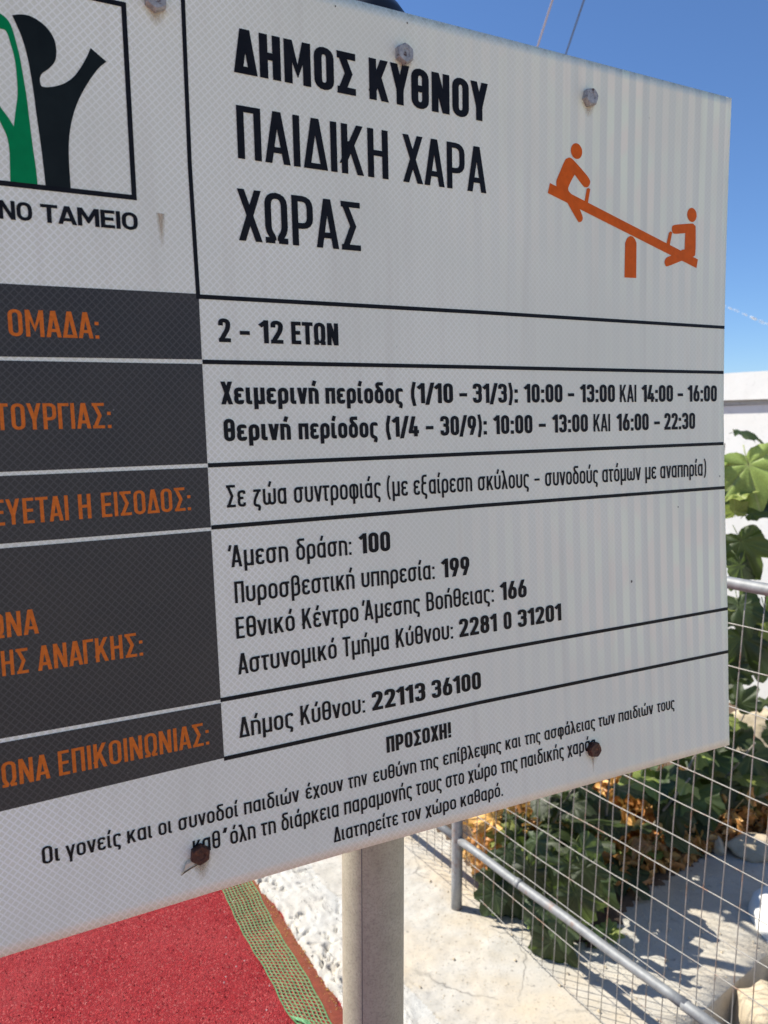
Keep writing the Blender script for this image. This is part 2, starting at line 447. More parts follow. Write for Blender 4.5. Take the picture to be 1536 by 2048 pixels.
for g in ret['geom']:
    if isinstance(g, bmesh.types.BMFace): g.material_index = 2; g.smooth = False
bm.to_mesh(pth.data); bm.free()
tag(pth, kind='structure')

# rubber play surface: one sheet clipped by the kerb line
def kp(d, s, z=0): p = K0 + KN * d + KD * s; return (p.x, p.y, z)
vs = [kp(-6, -5, -.002), kp(.03, -5, -.002), kp(.03, 4.0, -.002), kp(-6, 4.0, -.002)]
rf = mesh_obj('rubber_floor', vs, [(0, 3, 2, 1)], M['rubber']); tag(rf, kind='structure')

# band of red crumbs and dirt along the kerb
random.seed(3)
vs = []; fs = []
nseg = 420
for i in range(nseg + 1):
    s = -1.2 + 3.0 * i / nseg
    a = -.042 + .006 * noise.noise(Vector((s * 20, 0, 0))); b_ = .012 + .006 * noise.noise(Vector((s * 26, 5, 0)))
    for k in range(7):
        d = a + (b_ - a) * k / 6
        vs.append(kp(d, s, .0015 + .004 * math.sin(math.pi * k / 6) + .0035 * noise.noise(Vector((d * 120, s * 120, 1)))))
for i in range(nseg):
    for k in range(6): fs.append((i * 7 + k, (i + 1) * 7 + k, (i + 1) * 7 + k + 1, i * 7 + k + 1))
tag(mesh_obj('crumb_dirt', vs, fs, M['red_dirt'], smooth=True), 'red and rusty crumbs of rubber and dirt gathered along the white stone edge', 'dirt', kind='stuff')
# loose crumbs: rubber, ochre lichen, white chips
def crumbs(name, mat, n, dr, size, zf, label, sr=(-.5, 1.1)):
    vs = []; fs = []
    for i in range(n):
        s = random.uniform(*sr); d = random.gauss(*dr) if len(dr) == 2 else random.uniform(dr[0], dr[1])
        r_ = random.uniform(*size); c = Vector(kp(d, s, zf(d) + r_ * .4)); o = len(vs)
        for p in ((1, 0, 0), (-.9, .3, 0), (0, 1, .1), (0, -1, 0), (.1, 0, .8), (0, 0, -.8)):
            vs.append(c + Vector(p) * r_ * random.uniform(.7, 1.2))
        for f in ((0, 2, 4), (2, 1, 4), (1, 3, 4), (3, 0, 4), (2, 0, 5), (1, 2, 5), (3, 1, 5), (0, 3, 5)): fs.append(tuple(o + q for q in f))
    return tag(mesh_obj(name, vs, fs, mat), label, 'crumbs', kind='stuff')
crumbs('rubber_crumbs', M['rubber'], 3000, (-.9, .02, 0), (.0012, .0028), lambda d: -.001, 'red rubber granules lying loose on the play surface', (-.6, 1.2))
crumbs('ochre_crumbs', simple('ochre_lichen', (.42, .24, .05), .9, var=.6, scale=200), 260, (.004, .008), (.001, .0035), lambda d: .004, 'yellow ochre crumbs along the foot of the whitewashed stones')
crumbs('white_chips', M['lime'], 70, (-.25, .03, 0), (.0012, .003), lambda d: .006, 'tiny white lime chips scattered on red floor and green net')

# green plastic mesh tape lying on the rubber along the kerb
T0 = Vector((-.576, 2.537)); T1 = Vector((-.266, 1.955)); TB0 = Vector((-.481, 2.585)); TB1 = Vector((-.144, 1.923))
tape = empty('mesh_tape', (T1.x, T1.y, 0), 'strip of green plastic mesh tape lying on the red rubber floor beside white stones', 'mesh tape')
def tp(a, s):    # a 0..1 across, s along (0 at far pair, 1 at near pair)
    L_ = T0.lerp(T1, s); R_ = TB0.lerp(TB1, s)
    if s > 1:
        L_ = T1 + (T1 - T0) * (s - 1) + Vector((.03, .0)) * math.sin(min(1, (s - 1) * 5) * math.pi / 2)
    p = L_.lerp(R_, a)
    p.x += .004 * math.sin(s * 9 + 1) + .0015 * math.sin(s * 40 + a * 3); 
    return p
def bars(path, w, z):
    vs = []; fs = []
    for i, (p, q) in enumerate(zip(path[:-1], path[1:])):
        t = (q - p); n_ = Vector((-t.y, t.x)).normalized() * w / 2; o = len(vs)
        for pt in (p, q):
            vs += [(pt.x + n_.x, pt.y + n_.y, z), (pt.x + n_.x, pt.y + n_.y, z + .0016), (pt.x - n_.x, pt.y - n_.y, z + .0016), (pt.x - n_.x, pt.y - n_.y, z)]
        fs += [(o + 0, o + 1, o + 5, o + 4), (o + 1, o + 2, o + 6, o + 5), (o + 2, o + 3, o + 7, o + 6)]
    return vs, fs
smin, smax = -1.4, 1.9
NL = 10
for k in range(NL):
    a = k / (NL - 1)
    path_ = [tp(a + .012 * noise.noise(Vector((s * 8, k, 0))), s) for s in [smin + (smax - smin) * i / 90 for i in range(91)]]
    g = bars(path_, .0028 if k in (0, NL - 1) else .0023, .0062)
    mesh_obj('strand', *g, M['green_net'] if k in (0, 5, 9) else M['net_pale'], tape)
gs = []
nc = 150
for i in range(nc):
    s = smin + (smax - smin) * i / nc
    gs.append(bars([tp(-.01, s), tp(.5, s + .004 * noise.noise(Vector((i, 0, 0)))), tp(1.01, s)], .0023, .0064))
cs = mesh_obj('cross_strand', *merge(*gs), M['net_pale'], tape); cs['kind'] = 'stuff'
# folded-over flap where the tape is doubled
fl = []
for i in range(9):
    a = i / 8; p = tp(a, 1.02 + .05 * a); q_ = tp(a, 1.055 + .06 * a)
    fl += [(p.x, p.y, .0075 + .006 * math.sin(a * 6)), (q_.x, q_.y, .009 + .005 * math.sin(a * 6 + 1))]
mesh_obj('fold', fl, [(2 * i, 2 * i + 2, 2 * i + 3, 2 * i + 1) for i in range(8)], M['green_net'], tape)

# ------------------------------------------------------------------ white garden wall
W0 = Vector((2.09, 4.24)); WD = Vector((.652, -.758)).normalized(); WN = Vector((-WD.y, WD.x)) * -1   # WN faces the camera
wall = empty('garden_wall', (W0.x, W0.y, -.32), 'white limewashed wall with a projecting coping ledge behind the fig tree', 'wall')
def wbox(name, s0, s1, d0, d1, z0, z1, mat, nz=1, wob=0):
    vs = []; n_s = 60
    for i in range(n_s + 1):
        s = s0 + (s1 - s0) * i / n_s
        for d, z in ((d0, z0), (d0, z1), (d1, z1), (d1, z0)):
            w_ = wob * noise.noise(Vector((s * 1.7, z * 3, d)))
            p = W0 + WD * s + WN * (d + w_); vs.append((p.x, p.y, z + (w_ * .6 if z == z1 else 0)))
    fs = []
    for i in range(n_s):
        for k in range(4):
            k2 = (k + 1) % 4; fs.append((i * 4 + k, i * 4 + k2, (i + 1) * 4 + k2, (i + 1) * 4 + k))
    fs += [(0, 3, 2, 1), (n_s * 4, n_s * 4 + 1, n_s * 4 + 2, n_s * 4 + 3)]
    o = mesh_obj(name, vs, fs, mat, wall)
    bm = bmesh.new(); bm.from_mesh(o.data); bmesh.ops.recalc_face_normals(bm, faces=bm.faces); bm.to_mesh(o.data); bm.free()
    return o
wbox('wall_body', -4.5, 7, 0, -.28, -.33, 1.745, M['white_wall'], wob=.012)
wbox('ledge', -4.5, 7, .012, -.27, 1.748, 1.772, simple('grey_joint', (.42, .42, .40), .9), wob=.0)
wbox('coping', -4.5, 7, .035, -.30, 1.775, 1.925, M['white_wall'], wob=.008)

# ------------------------------------------------------------------ earth bank and bed
BED = [(.05, 3.35), (.20, 2.93), (.40, 2.40), (.63, 2.20), (.71, 2.28), (.84, 2.45), (1.18, 2.72), (1.30, 2.80), (2.0, 2.74), (2.9, 3.0), (2.9, 3.55), (1.95, 4.26), (.2, 5.6), (-1.2, 5.6), (-.8, 4.0)]
def inpoly(x, y, P):
    c = False; j = len(P) - 1
    for i in range(len(P)):
        if (P[i][1] > y) != (P[j][1] > y) and x < (P[j][0] - P[i][0]) * (y - P[i][1]) / (P[j][1] - P[i][1]) + P[i][0]: c = not c
        j = i
    return c
def bedz(x, y):
    m = min(((x - a[0]) ** 2 + (y - a[1]) ** 2) ** .5 for a in BED[:9])
    rise = max(0, (y - 2.9)) * .03
    return .012 + rise + .012 * noise.fractal(Vector((x * 8, y * 8, 0)), .8, 2, 4)
vs = []; fs = []; idx = {}
st = .03
def gv(i, j):
    if (i, j) not in idx:
        x, y = i * st, j * st
        x += .012 * noise.noise(Vector((x * 20, y * 20, 0))); y += .012 * noise.noise(Vector((x * 20, y * 20, 9)))
        idx[(i, j)] = len(vs); vs.append((x, y, bedz(x, y)))
    return idx[(i, j)]
for i in range(-40, 100):
    for j in range(70, 190):
        if inpoly(i * st, j * st, BED): fs.append((gv(i, j), gv(i + 1, j), gv(i + 1, j + 1), gv(i, j + 1)))
# skirt down at the bed's rim
from collections import Counter
ec = Counter(); 
for f in fs:
    for a, b_ in zip(f, f[1:] + f[:1]): ec[frozenset((a, b_))] += 1
low = {}
for f in list(fs):
    for a, b_ in zip(f, f[1:] + f[:1]):
        if ec[frozenset((a, b_))] == 1:
            for q in (a, b_):
                if q not in low:
                    low[q] = len(vs); v = vs[q]; vs.append((v[0], v[1], -.03))
            fs.append((b_, a, low[a], low[b_]))
tag(mesh_obj('flower_bed', vs, fs, M['soil'], smooth=True), kind='structure')
# ------------------------------------------------------------------ the information sign
# panel frame: u right, v up (metres from the foot of the table's divider), n towards the reader
SM = Matrix(((0.89128133, -0.03488245, 0.45210708), (0.45298932, 0.02352486, -0.89120551), (0.02045168, 0.99911451, 0.03676865)))
SO = Vector((-0.13612539, 0.63676816, 1.19867383))
PH, PW = .78, .6413837
def bow(u, v):                      # the thin sheet is slightly dished
    t = min(1.05, max(-.05, v / PH)); return 4 * t * (1 - t) * (-.00670 - .00323 * max(-1, min(1.2, u / PW)))
def S(u, v, h=0.0): return SO + SM @ Vector((u, v, bow(u, v) + h))
PB = S(.192, 0, -.105)
sign = empty('information_sign', (PB.x, PB.y, 0), 'white reflective playground information board with Greek text on a steel pole', 'sign')
UL = -.275
BOT = [(UL, -.004), (-.18, -.0009), (-.0084, .0018), (.1078, .0019), (.1771, .0010), (.4, -.0008), (.6393, -.0033)]
TOP = [(UL, .781), (.1553, .7806), (.3109, .7804), (.6415, .7784)]
RGT = [(-.0033, .6393), (.1687, .6443), (.32, .6422), (.4272, .6404), (.5144, .6406), (.7784, .6415)]
def lerp_(T, x):
    for (a, b_), (c, d) in zip(T[:-1], T[1:]):
        if x <= c: return b_ + (d - b_) * (x - a) / (c - a)
    return T[-1][1]
nu, nv_ = 90, 78
vs = []; uvs = []; fs = []
for side, hh in ((0, 0.0), (1, -.0025)):
    for j in range(nv_ + 1):
        t = j / nv_
        for i in range(nu + 1):
            s = i / nu
            ur = lerp_(RGT, t * PH); u = UL + (ur - UL) * s
            vb, vt = lerp_(BOT, u), lerp_(TOP, u); v = vb + (vt - vb) * t
            vs.append(S(u, v, hh)); uvs.append((u, v))
n1 = (nu + 1) * (nv_ + 1)
for j in range(nv_):
    for i in range(nu):
        a = j * (nu + 1) + i
        fs.append((a, a + 1, a + nu + 2, a + nu + 1)); fs.append((n1 + a, n1 + a + nu + 1, n1 + a + nu + 2, n1 + a + 1))
mids = [k % 2 for k in range(len(fs))]
rim = [i for i in range(nu)] ; E_ = []
for i in range(nu): E_.append((i, i + 1)); E_.append((nv_ * (nu + 1) + i + 1, nv_ * (nu + 1) + i))
for j in range(nv_): E_.append(((j + 1) * (nu + 1), j * (nu + 1))); E_.append((j * (nu + 1) + nu, (j + 1) * (nu + 1) + nu))
for a, b_ in E_: fs.append((b_, a, n1 + a, n1 + b_)); mids.append(1)
o = mesh_obj('panel', vs, fs, [M['sheet'], M['alu']], sign, uvs=uvs, mids=mids)
for p in o.data.polygons:
    p.use_smooth = p.index < 2 * nu * nv_

def poly_sheet(name, pts, h, mat, parent=sign, label=None, smoothpts=False):
    """filled flat print with outline pts (u,v)"""
    P = pts
    tri = tessellate_polygon([[Vector((a, b_, 0)) for a, b_ in P]])
    bm = bmesh.new()
    bv = [bm.verts.new((a, b_, 0)) for a, b_ in P]
    for t in tri:
        try: bm.faces.new([bv[i] for i in t])
        except ValueError: pass
    for _ in range(6):
        le = [e for e in bm.edges if e.calc_length() > .03]
        if not le: break
        bmesh.ops.subdivide_edges(bm, edges=le, cuts=1)
    bmesh.ops.recalc_face_normals(bm, faces=bm.faces)
    for f in bm.faces:
        if f.normal.z < 0: f.normal_flip()
    vs = [(v.co.x, v.co.y) for v in bm.verts]; fs = [tuple(v.index for v in f.verts) for f in bm.faces]
    bm.verts.index_update()
    fs = [tuple(v.index for v in f.verts) for f in bm.faces]
    bm.free()
    o = mesh_obj(name, [S(a, b_, h) for a, b_ in vs], fs, mat, parent, uvs=vs)
    if label: o['label'] = label
    return o

def ribbon(name, pts, w, h, mat, parent=sign, label=None):
    P = []
    for (a, b_), (c, d) in zip(pts[:-1], pts[1:]):
        n_ = max(1, int(math.hypot(c - a, d - b_) / .02))
        for i in range(n_): P.append((a + (c - a) * i / n_, b_ + (d - b_) * i / n_))
    P.append(pts[-1]); vs = []; uv = []
    for i, p in enumerate(P):
        q0, q1 = P[max(0, i - 1)], P[min(len(P) - 1, i + 1)]
        t = Vector((q1[0] - q0[0], q1[1] - q0[1])).normalized(); n_ = Vector((-t.y, t.x)) * w / 2
        for sgn in (-1, 1):
            a, b_ = p[0] + sgn * n_.x, p[1] + sgn * n_.y; vs.append(S(a, b_, h)); uv.append((a, b_))
    fs = [(2 * i, 2 * i + 2, 2 * i + 3, 2 * i + 1) for i in range(len(P) - 1)]
    o = mesh_obj(name, vs, fs, mat, parent, uvs=uv)
    if label: o['label'] = label
    return o

# table: dark cells at left, thin black rules at right
ROWS = [(.5153, .4618), (.4583, .3747), (.3715, .3202), (.3170, .1699), (.1667, .1172)]
CELLV = [((-.1464, .515), (-.0, .5162), (-.1501, .461), (-.0, .4621)), ((-.1503, .4581), (0, .4584), (-.1559, .3745), (.0002, .3748)),
         ((-.1561, .3715), (.0004, .3714), (-.1596, .32), (.0002, .3202)), ((-.1598, .3165), (.0004, .3172), (-.1697, .1702), (-.0003, .1697)),
         ((-.17, .1669), (.0002, .1665), (-.1736, .1136), (-.0001, .1177))]
for (a, b_, c, d) in CELLV:
    P = []
    def ext(p, q, u): t = (u - p[0]) / (q[0] - p[0]); return p[1] + (q[1] - p[1]) * t
    ul = UL + .004
    n_ = 14
    us = [ul + (.0022 - ul) * i / n_ for i in range(n_ + 1)]
    vs = []; uv = []; fs = []
    for u in us:
        vt, vb = ext(a, b_, u), ext(c, d, u)
        for k in range(5):
            v = vb + (vt - vb) * k / 4; vs.append(S(u, v, .0003)); uv.append((u, v))
    for i in range(n_):
        for k in range(4): fs.append((i * 5 + k, (i + 1) * 5 + k, (i + 1) * 5 + k + 1, i * 5 + k + 1))
    mesh_obj('dark_cell', vs, fs, M['dark'], sign, uvs=uv)
RULES = [[(.003, 0.514), (0.2845, 0.5149), (0.6403, 0.5144)], [(0.0025, 0.4602), (0.2833, 0.4606), (0.6394, 0.4605)], [(0.0025, 0.3731), (0.2809, 0.374), (0.6399, 0.3742)], [(0.0025, 0.3200), (0.2792, 0.3210), (0.6418, 0.3200)], [(0.002, 0.1692), (0.2731, 0.1696), (0.6440, 0.1687)], [(0.002, 0.1170), (0.2706, 0.1179), (0.6430, 0.1146)]]
for r_ in RULES: ribbon('rule', r_, .0037, .00035, M['ink'])
ribbon('rule', [(.0018, .512), (.0002, .62), (.0010, .75), (.0016, .779)], .0034, .0004, M['ink'])
# emblem: two trees in a square frame
emb = ribbon('emblem_frame', [(-.227, .7335), (-.0437, .7335)], .0038, .0004, M['ink'])
ribbon('emblem_frame', [(-.0455, .7354), (-.0455, .5869)], .0038, .00043, M['ink'])
ribbon('emblem_frame', [(-.0437, .5885), (-.1103, .5883), (-.2290, .588)], .0038, .0004, M['ink'])
ribbon('emblem_frame', [(-.2271, .7354), (-.2271, .5862)], .0038, .00043, M['ink'])
def catmull(P, corners, closed=True, k=5):
    out = []; n_ = len(P)
    for i in range(n_):
        p1, p2 = P[i], P[(i + 1) % n_]
        p0 = P[i - 1] if i not in corners else p1
        p3 = P[(i + 2) % n_] if (i + 1) % n_ not in corners else p2
        for j in range(k):
            t = j / k
            out.append(tuple(.5 * ((2 * p1[c]) + (-p0[c] + p2[c]) * t + (2 * p0[c] - 5 * p1[c] + 4 * p2[c] - p3[c]) * t * t + (-p0[c] + 3 * p1[c] - 3 * p2[c] + p3[c]) * t ** 3) for c in (0, 1)))
    return out
TREE_DARK = [(-0.1254, 0.7089), (-0.1196, 0.7107), (-0.1132, 0.7109), (-0.1059, 0.7079), (-0.1006, 0.7032), (-0.0972, 0.6966), (-0.0966, 0.6885), (-0.0981, 0.6818), (-0.1023, 0.6762), (-0.1073, 0.6718), (-0.1089, 0.6691), (-0.1094, 0.6661), (-0.1084, 0.6622), (-0.1032, 0.6625), (-0.0973, 0.6645), (-0.0913, 0.6678), (-0.0852, 0.6733), (-0.0799, 0.6808), (-0.0755, 0.6885), (-0.0718, 0.6965), (-0.0607, 0.6886), (-0.0669, 0.6826), (-0.0734, 0.6734), (-0.08, 0.6623), (-0.0851, 0.6514), (-0.0886, 0.6409), (-0.0909, 0.6305), (-0.0922, 0.6193), (-0.0926, 0.6081), (-0.0926, 0.598), (-0.0926, 0.588), (-0.1103, 0.5886), (-0.1109, 0.6037), (-0.1119, 0.6214), (-0.1132, 0.639), (-0.1146, 0.6603), (-0.1166, 0.6793), (-0.1194, 0.6932), (-0.1229, 0.703)]
TREE_GREEN = [(-0.1334, 0.7084), (-0.129, 0.7055), (-0.1262, 0.7004), (-0.1241, 0.6913), (-0.1221, 0.6802), (-0.1207, 0.667), (-0.1193, 0.6517), (-0.1185, 0.6362), (-0.1174, 0.6167), (-0.1163, 0.602), (-0.1159, 0.5899), (-0.1345, 0.5896), (-0.1339, 0.6027), (-0.1336, 0.6125), (-0.1346, 0.6221), (-0.1385, 0.6321), (-0.144, 0.6438), (-0.1504, 0.6541), (-0.1474, 0.6594), (-0.1426, 0.6516), (-0.1378, 0.6429), (-0.1328, 0.6359), (-0.1295, 0.6301), (-0.1273, 0.6426), (-0.1255, 0.6526), (-0.1251, 0.6623), (-0.1255, 0.6767), (-0.1275, 0.6878), (-0.1301, 0.6968), (-0.1341, 0.6979), (-0.1394, 0.6987), (-0.1448, 0.6966), (-0.147, 0.7036), (-0.1404, 0.7092)]
PLANK = [(0.3735, 0.6506), (0.5928, 0.5909), (0.5907, 0.5808), (0.3706, 0.6403)]
TORSO1 = [(0.3928, 0.6752), (0.3959, 0.678), (0.3998, 0.6793), (0.4045, 0.6775), (0.4153, 0.6701), (0.4251, 0.6625), (0.4276, 0.658), (0.4252, 0.6531), (0.4209, 0.652), (0.4169, 0.6538), (0.4063, 0.6631), (0.4014, 0.6556), (0.3976, 0.6476), (0.4015, 0.6432), (0.4101, 0.6397), (0.3951, 0.6364), (0.3835, 0.6428), (0.382, 0.6493), (0.382, 0.654), (0.3837, 0.6577)]
LEG1 = [(0.3956, 0.6346), (0.4102, 0.617), (0.4135, 0.6154), (0.4168, 0.6174), (0.4172, 0.6218), (0.4102, 0.6333), (0.4037, 0.6374)]
HANDLE1 = [(0.4229, 0.6506), (0.4253, 0.6518), (0.4277, 0.6508), (0.4245, 0.6355), (0.4197, 0.6356)]
TORSO2 = [(0.5781, 0.63), (0.5827, 0.6306), (0.5864, 0.6289), (0.5881, 0.6251), (0.5884, 0.5983), (0.5843, 0.5931), (0.5689, 0.5869), (0.5648, 0.5981), (0.5707, 0.6004), (0.5712, 0.6187), (0.5542, 0.6164), (0.5504, 0.6185), (0.5497, 0.6227), (0.5539, 0.6262)]
LEG2 = [(0.5648, 0.5981), (0.551, 0.5925), (0.5417, 0.5886), (0.5388, 0.5842), (0.5399, 0.5807), (0.5442, 0.5795), (0.5664, 0.5874), (0.574, 0.5926)]
HANDLE2 = [(0.5449, 0.6166), (0.5476, 0.6186), (0.5501, 0.6175), (0.5467, 0.6031), (0.5414, 0.6037)]
POST = [(0.4778, 0.5623), (0.4784, 0.5994), (0.4814, 0.6049), (0.4867, 0.6078), (0.492, 0.6059), (0.4954, 0.6009), (0.4954, 0.5629)]
poly_sheet('emblem_tree', catmull(TREE_DARK, {0, 19, 20, 30, 31}), .00035, M['treedark'], label='dark green tree shape printed in the emblem')
poly_sheet('emblem_tree', catmull(TREE_GREEN, {10, 11, 17, 18, 22, 31, 32}), .00035, M['green_ink'], label='bright green tree shape printed in the emblem')
# seesaw pictogram
lab = 'orange seesaw pictogram with two riders'
poly_sheet('pictogram', PLANK, .00030, M['orange_ink'], label='orange plank of the seesaw pictogram')
poly_sheet('pictogram', catmull(TORSO1, {10, 14}), .00034, M['orange_ink'])
poly_sheet('pictogram', catmull(LEG1, {0, 6}), .00038, M['orange_ink'])
poly_sheet('pictogram', HANDLE1, .00042, M['orange_ink'])
poly_sheet('pictogram', catmull(TORSO2, {6, 8, 9}), .00034, M['orange_ink'])
poly_sheet('pictogram', catmull(LEG2, {0, 6}), .00038, M['orange_ink'])
poly_sheet('pictogram', HANDLE2, .00042, M['orange_ink'])
poly_sheet('pictogram', catmull(POST, {0, 1, 5, 6}), .00030, M['orange_ink'], label='orange round-topped post of the seesaw pictogram')
for hc in ((.4086, .687), (.5814, .6401)):
    poly_sheet('pictogram', [(hc[0] + .0077 * math.cos(2 * math.pi * i / 28), hc[1] + .0079 * math.sin(2 * math.pi * i / 28)) for i in range(28)], .00034, M['orange_ink'], label='orange head of a rider in the seesaw pictogram')

# ---------------------------------------------------------------- drawn condensed lettering
YS = .86                                   # horizontals are thinner than stems
def rnd(P, r, closed=False, k=4, skip=()):
    out = []; n_ = len(P)
    for i in range(n_):
        if (not closed and i in (0, n_ - 1)) or i in skip: out.append(Vector(P[i])); continue
        p, a, b_ = Vector(P[i]), Vector(P[i - 1]), Vector(P[(i + 1) % n_])
        la, lb = (a - p).length, (b_ - p).length
        rr = min(r, la * .499, lb * .499)
        s = p + (a - p).normalized() * rr; e = p + (b_ - p).normalized() * rr
        for j in range(k + 1):
            t = j / k; out.append((1 - t) ** 2 * s + 2 * t * (1 - t) * (p * .9 + (s + e) * .05) + t * t * e)
    return out
def clip_poly(P, y0, y1):
    for lim, sg in ((y0, 1), (y1, -1)):
        out = []
        for i in range(len(P)):
            a, b_ = P[i], P[(i + 1) % len(P)]
            ia, ib = (a[1] - lim) * sg >= 0, (b_[1] - lim) * sg >= 0
            if ia: out.append(a)
            if ia != ib:
                t = (lim - a[1]) / (b_[1] - a[1]); out.append((a[0] + (b_[0] - a[0]) * t, lim))
        P = out
        if not P: break
    return P
def stroke_polys(P, t, closed=False, clip=None):
    P = [Vector((p[0], p[1] / YS)) for p in P]; n_ = len(P); L_ = []; R_ = []
    for i in range(n_):
        if closed: a, b_ = P[i - 1], P[(i + 1) % n_]
        else: a, b_ = P[max(0, i - 1)], P[min(n_ - 1, i + 1)]
        d0 = (P[i] - a); d1 = (b_ - P[i])
        if d0.length < 1e-9: d0 = d1
        if d1.length < 1e-9: d1 = d0
        d0 = d0.normalized(); d1 = d1.normalized()
        n0 = Vector((-d0.y, d0.x)); n1_ = Vector((-d1.y, d1.x)); m = n0 + n1_
        m = m / max(.28, m.dot(n0)) if m.length > 1e-6 else n0
        L_.append(P[i] + m * t / 2); R_.append(P[i] - m * t / 2)
    out = []
    rng = range(n_) if closed else range(n_ - 1)
    for i in rng:
        j = (i + 1) % n_
        q = [(p.x, p.y * YS) for p in (R_[i], R_[j], L_[j], L_[i])]
        if clip: q = clip_poly(q, *clip)
        if len(q) >= 3: out.append(q)
    return out

def glyph(ch, t, W):
    """-> (list of polygon lists per stroke, width)"""
    th = t * YS; h_ = th / 2; L = t / 2; B = h_; T = 1 - h_; XH = .745; X = XH - h_; D = -.225
    w = W; sp = []
    def st(P, closed=False, clip=None, tt=None): sp.append(stroke_polys(P, tt or t, closed, clip))
    def dg(x0, y0, x1, y1, lo=0, hi=1):        # diagonal running past the clip lines
        e = .3; st([(x0 - (x1 - x0) * e, y0 - (y1 - y0) * e), (x1 + (x1 - x0) * e, y1 + (y1 - y0) * e)], clip=(lo, hi))
    acc = {'ά': 'α', 'έ': 'ε', 'ή': 'η', 'ί': 'ι', 'ό': 'ο', 'ύ': 'υ', 'ώ': 'ω'}
    base = acc.get(ch, ch); c = base
    if c in 'ΟΘΗΠΝΡΒΕΚΣΥΧΔΑΛΓΤΩΙΦΜ0': pass
    R_ = w - t / 2; r = (w - t) / 2 * 1.0
    if c == 'Ο': st(rnd([(L, B), (L, T), (R_, T), (R_, B)], r, True), True)
    elif c == '0': w = W * .98; R_ = w - t / 2; st(rnd([(L, B), (L, T), (R_, T), (R_, B)], r, True), True)
    elif c == 'Θ': st(rnd([(L, B), (L, T), (R_, T), (R_, B)], r, True), True); st([(L, .5), (R_, .5)])
    elif c in 'ΑΔΛ':
        w = W * 1.12; a0 = t * .54
        for sg in (0, 1):
            f = (lambda x: x) if sg == 0 else (lambda x: w - x)
            dg(f(a0), 0, f(w / 2 - t * .08), 1)
        if c == 'Α': st([(w * .24, .26), (w * .76, .26)])
        if c == 'Δ': st([(t * .5, B), (w - t * .5, B)])
    elif c == 'Β': 
        st([(L, 0), (L, 1)]); st(rnd([(L, T), (R_ - .02, T), (R_ - .02, .53), (L, .53)], .17)); st(rnd([(L, .53), (R_, .53), (R_, B), (L, B)], .19))
    elif c == 'Γ': w = W * .84; st([(L, 0), (L, 1)]); st([(L, T), (w, T)])
    elif c == 'Ε': w = W * .86; st([(L, 0), (L, 1)]); st([(L, T), (w, T)]); st([(L, .51), (w * .92, .51)]); st([(L, B), (w, B)])
    elif c == 'Η': st([(L, 0), (L, 1)]); st([(R_, 0), (R_, 1)]); st([(L, .51), (R_, .51)])
    elif c == 'Ι': w = t; st([(L, 0), (L, 1)])
    elif c == 'Κ': 
        w = W * 1.04; st([(L, 0), (L, 1)]); dg(w - t * .56, 1, t * .75, .36, .2, 1); dg(w * .42, .62, w - t * .5, 0, 0, .66)
    elif c == 'Μ':
        w = W * 1.3; R_ = w - t / 2; st([(L, 0), (L, 1)]); st([(R_, 0), (R_, 1)])
        st([(t * .5, 1.02), (w / 2, .30), (w - t * .5, 1.02)], clip=(.16, 1))
    elif c == 'Ν': w = W * 1.04; R_ = w - t / 2; st([(L, 0), (L, 1)]); st([(R_, 0), (R_, 1)]); dg(t * .55, 1, w - t * .55, 0)
    elif c == 'Π': st([(L, 0), (L, 1)]); st([(R_, 0), (R_, 1)]); st([(L, T), (R_, T)])
    elif c == 'Ρ': st([(L, 0), (L, 1)]); st(rnd([(L, T), (R_, T), (R_, .40), (L, .40)], .2))
    elif c == 'Σ':
        w = W * .96; st([(0, T), (w, T)]); st([(0, B), (w, B)])
        st([(t * .40, 1.02), (w * .62, .5), (t * .40, -.02)], clip=(0, 1))
    elif c == 'Τ': w = W * .98; st([(0, T), (w, T)]); st([(w / 2, 0), (w / 2, T)])
    elif c == 'Υ':
        w = W * 1.08; st([(w / 2, 0), (w / 2, .42)]); dg(t * .52, 1, w / 2, .36, .33, 1); dg(w - t * .52, 1, w / 2, .36, .33, 1)
    elif c == 'Φ': w = W * 1.25; R_ = w - t / 2; st(rnd([(L, .2), (L, .82), (R_, .82), (R_, .2)], r, True), True); st([(w / 2, 0), (w / 2, 1)])
    elif c == 'Χ': w = W * 1.08; dg(t * .55, 0, w - t * .55, 1); dg(t * .55, 1, w - t * .55, 0)
    elif c == 'Ω':
        w = W * 1.04; R_ = w - t / 2; r2 = (R_ - L) / 2
        st(rnd([(w * .33, B), (w * .33, .12), (L, .26), (L, T), (R_, T), (R_, .26), (w * .67, .12), (w * .67, B)], r2, skip=()))
        st([(0, B), (w * .42, B)]); st([(w * .58, B), (w, B)])
    elif c == '1': w = t * 1.75; st([(w - t / 2, 0), (w - t / 2, 1)]); st([(.0, .74), (w - t * .5, .93)], clip=(.6, 1))
    elif c == '2': st(rnd([(L, .70), (L, T), (R_, T), (R_, .60), (L + .01, B + .02)], r, skip=())); st([(0, B), (w, B)])
    elif c == '3':
        st(rnd([(L, .73), (L, T), (R_, T), (R_, .53), (w * .35, .53)], r)); st(rnd([(w * .35, .53), (R_, .53), (R_, B), (L, B), (L, .27)], r))
    elif c == '4': w = W * 1.04; dg(w * .50, 1, t * .42, .24, .2, 1); st([(0, .235), (w, .235)]); st([(w * .68, 0), (w * .68, .52)])
    elif c in '69':
        f = (lambda p: p) if c == '6' else (lambda p: (w - p[0], 1 - p[1]))
        st([f(p) for p in rnd([(L, B), (L, .60), (R_, .60), (R_, B)], r, True)], True)
        P = [f((L + .005, .32)), f((L + .04, .55)), f((w * .66, 1.1))]; st(P, clip=(0, 1))
    elif c == '8':
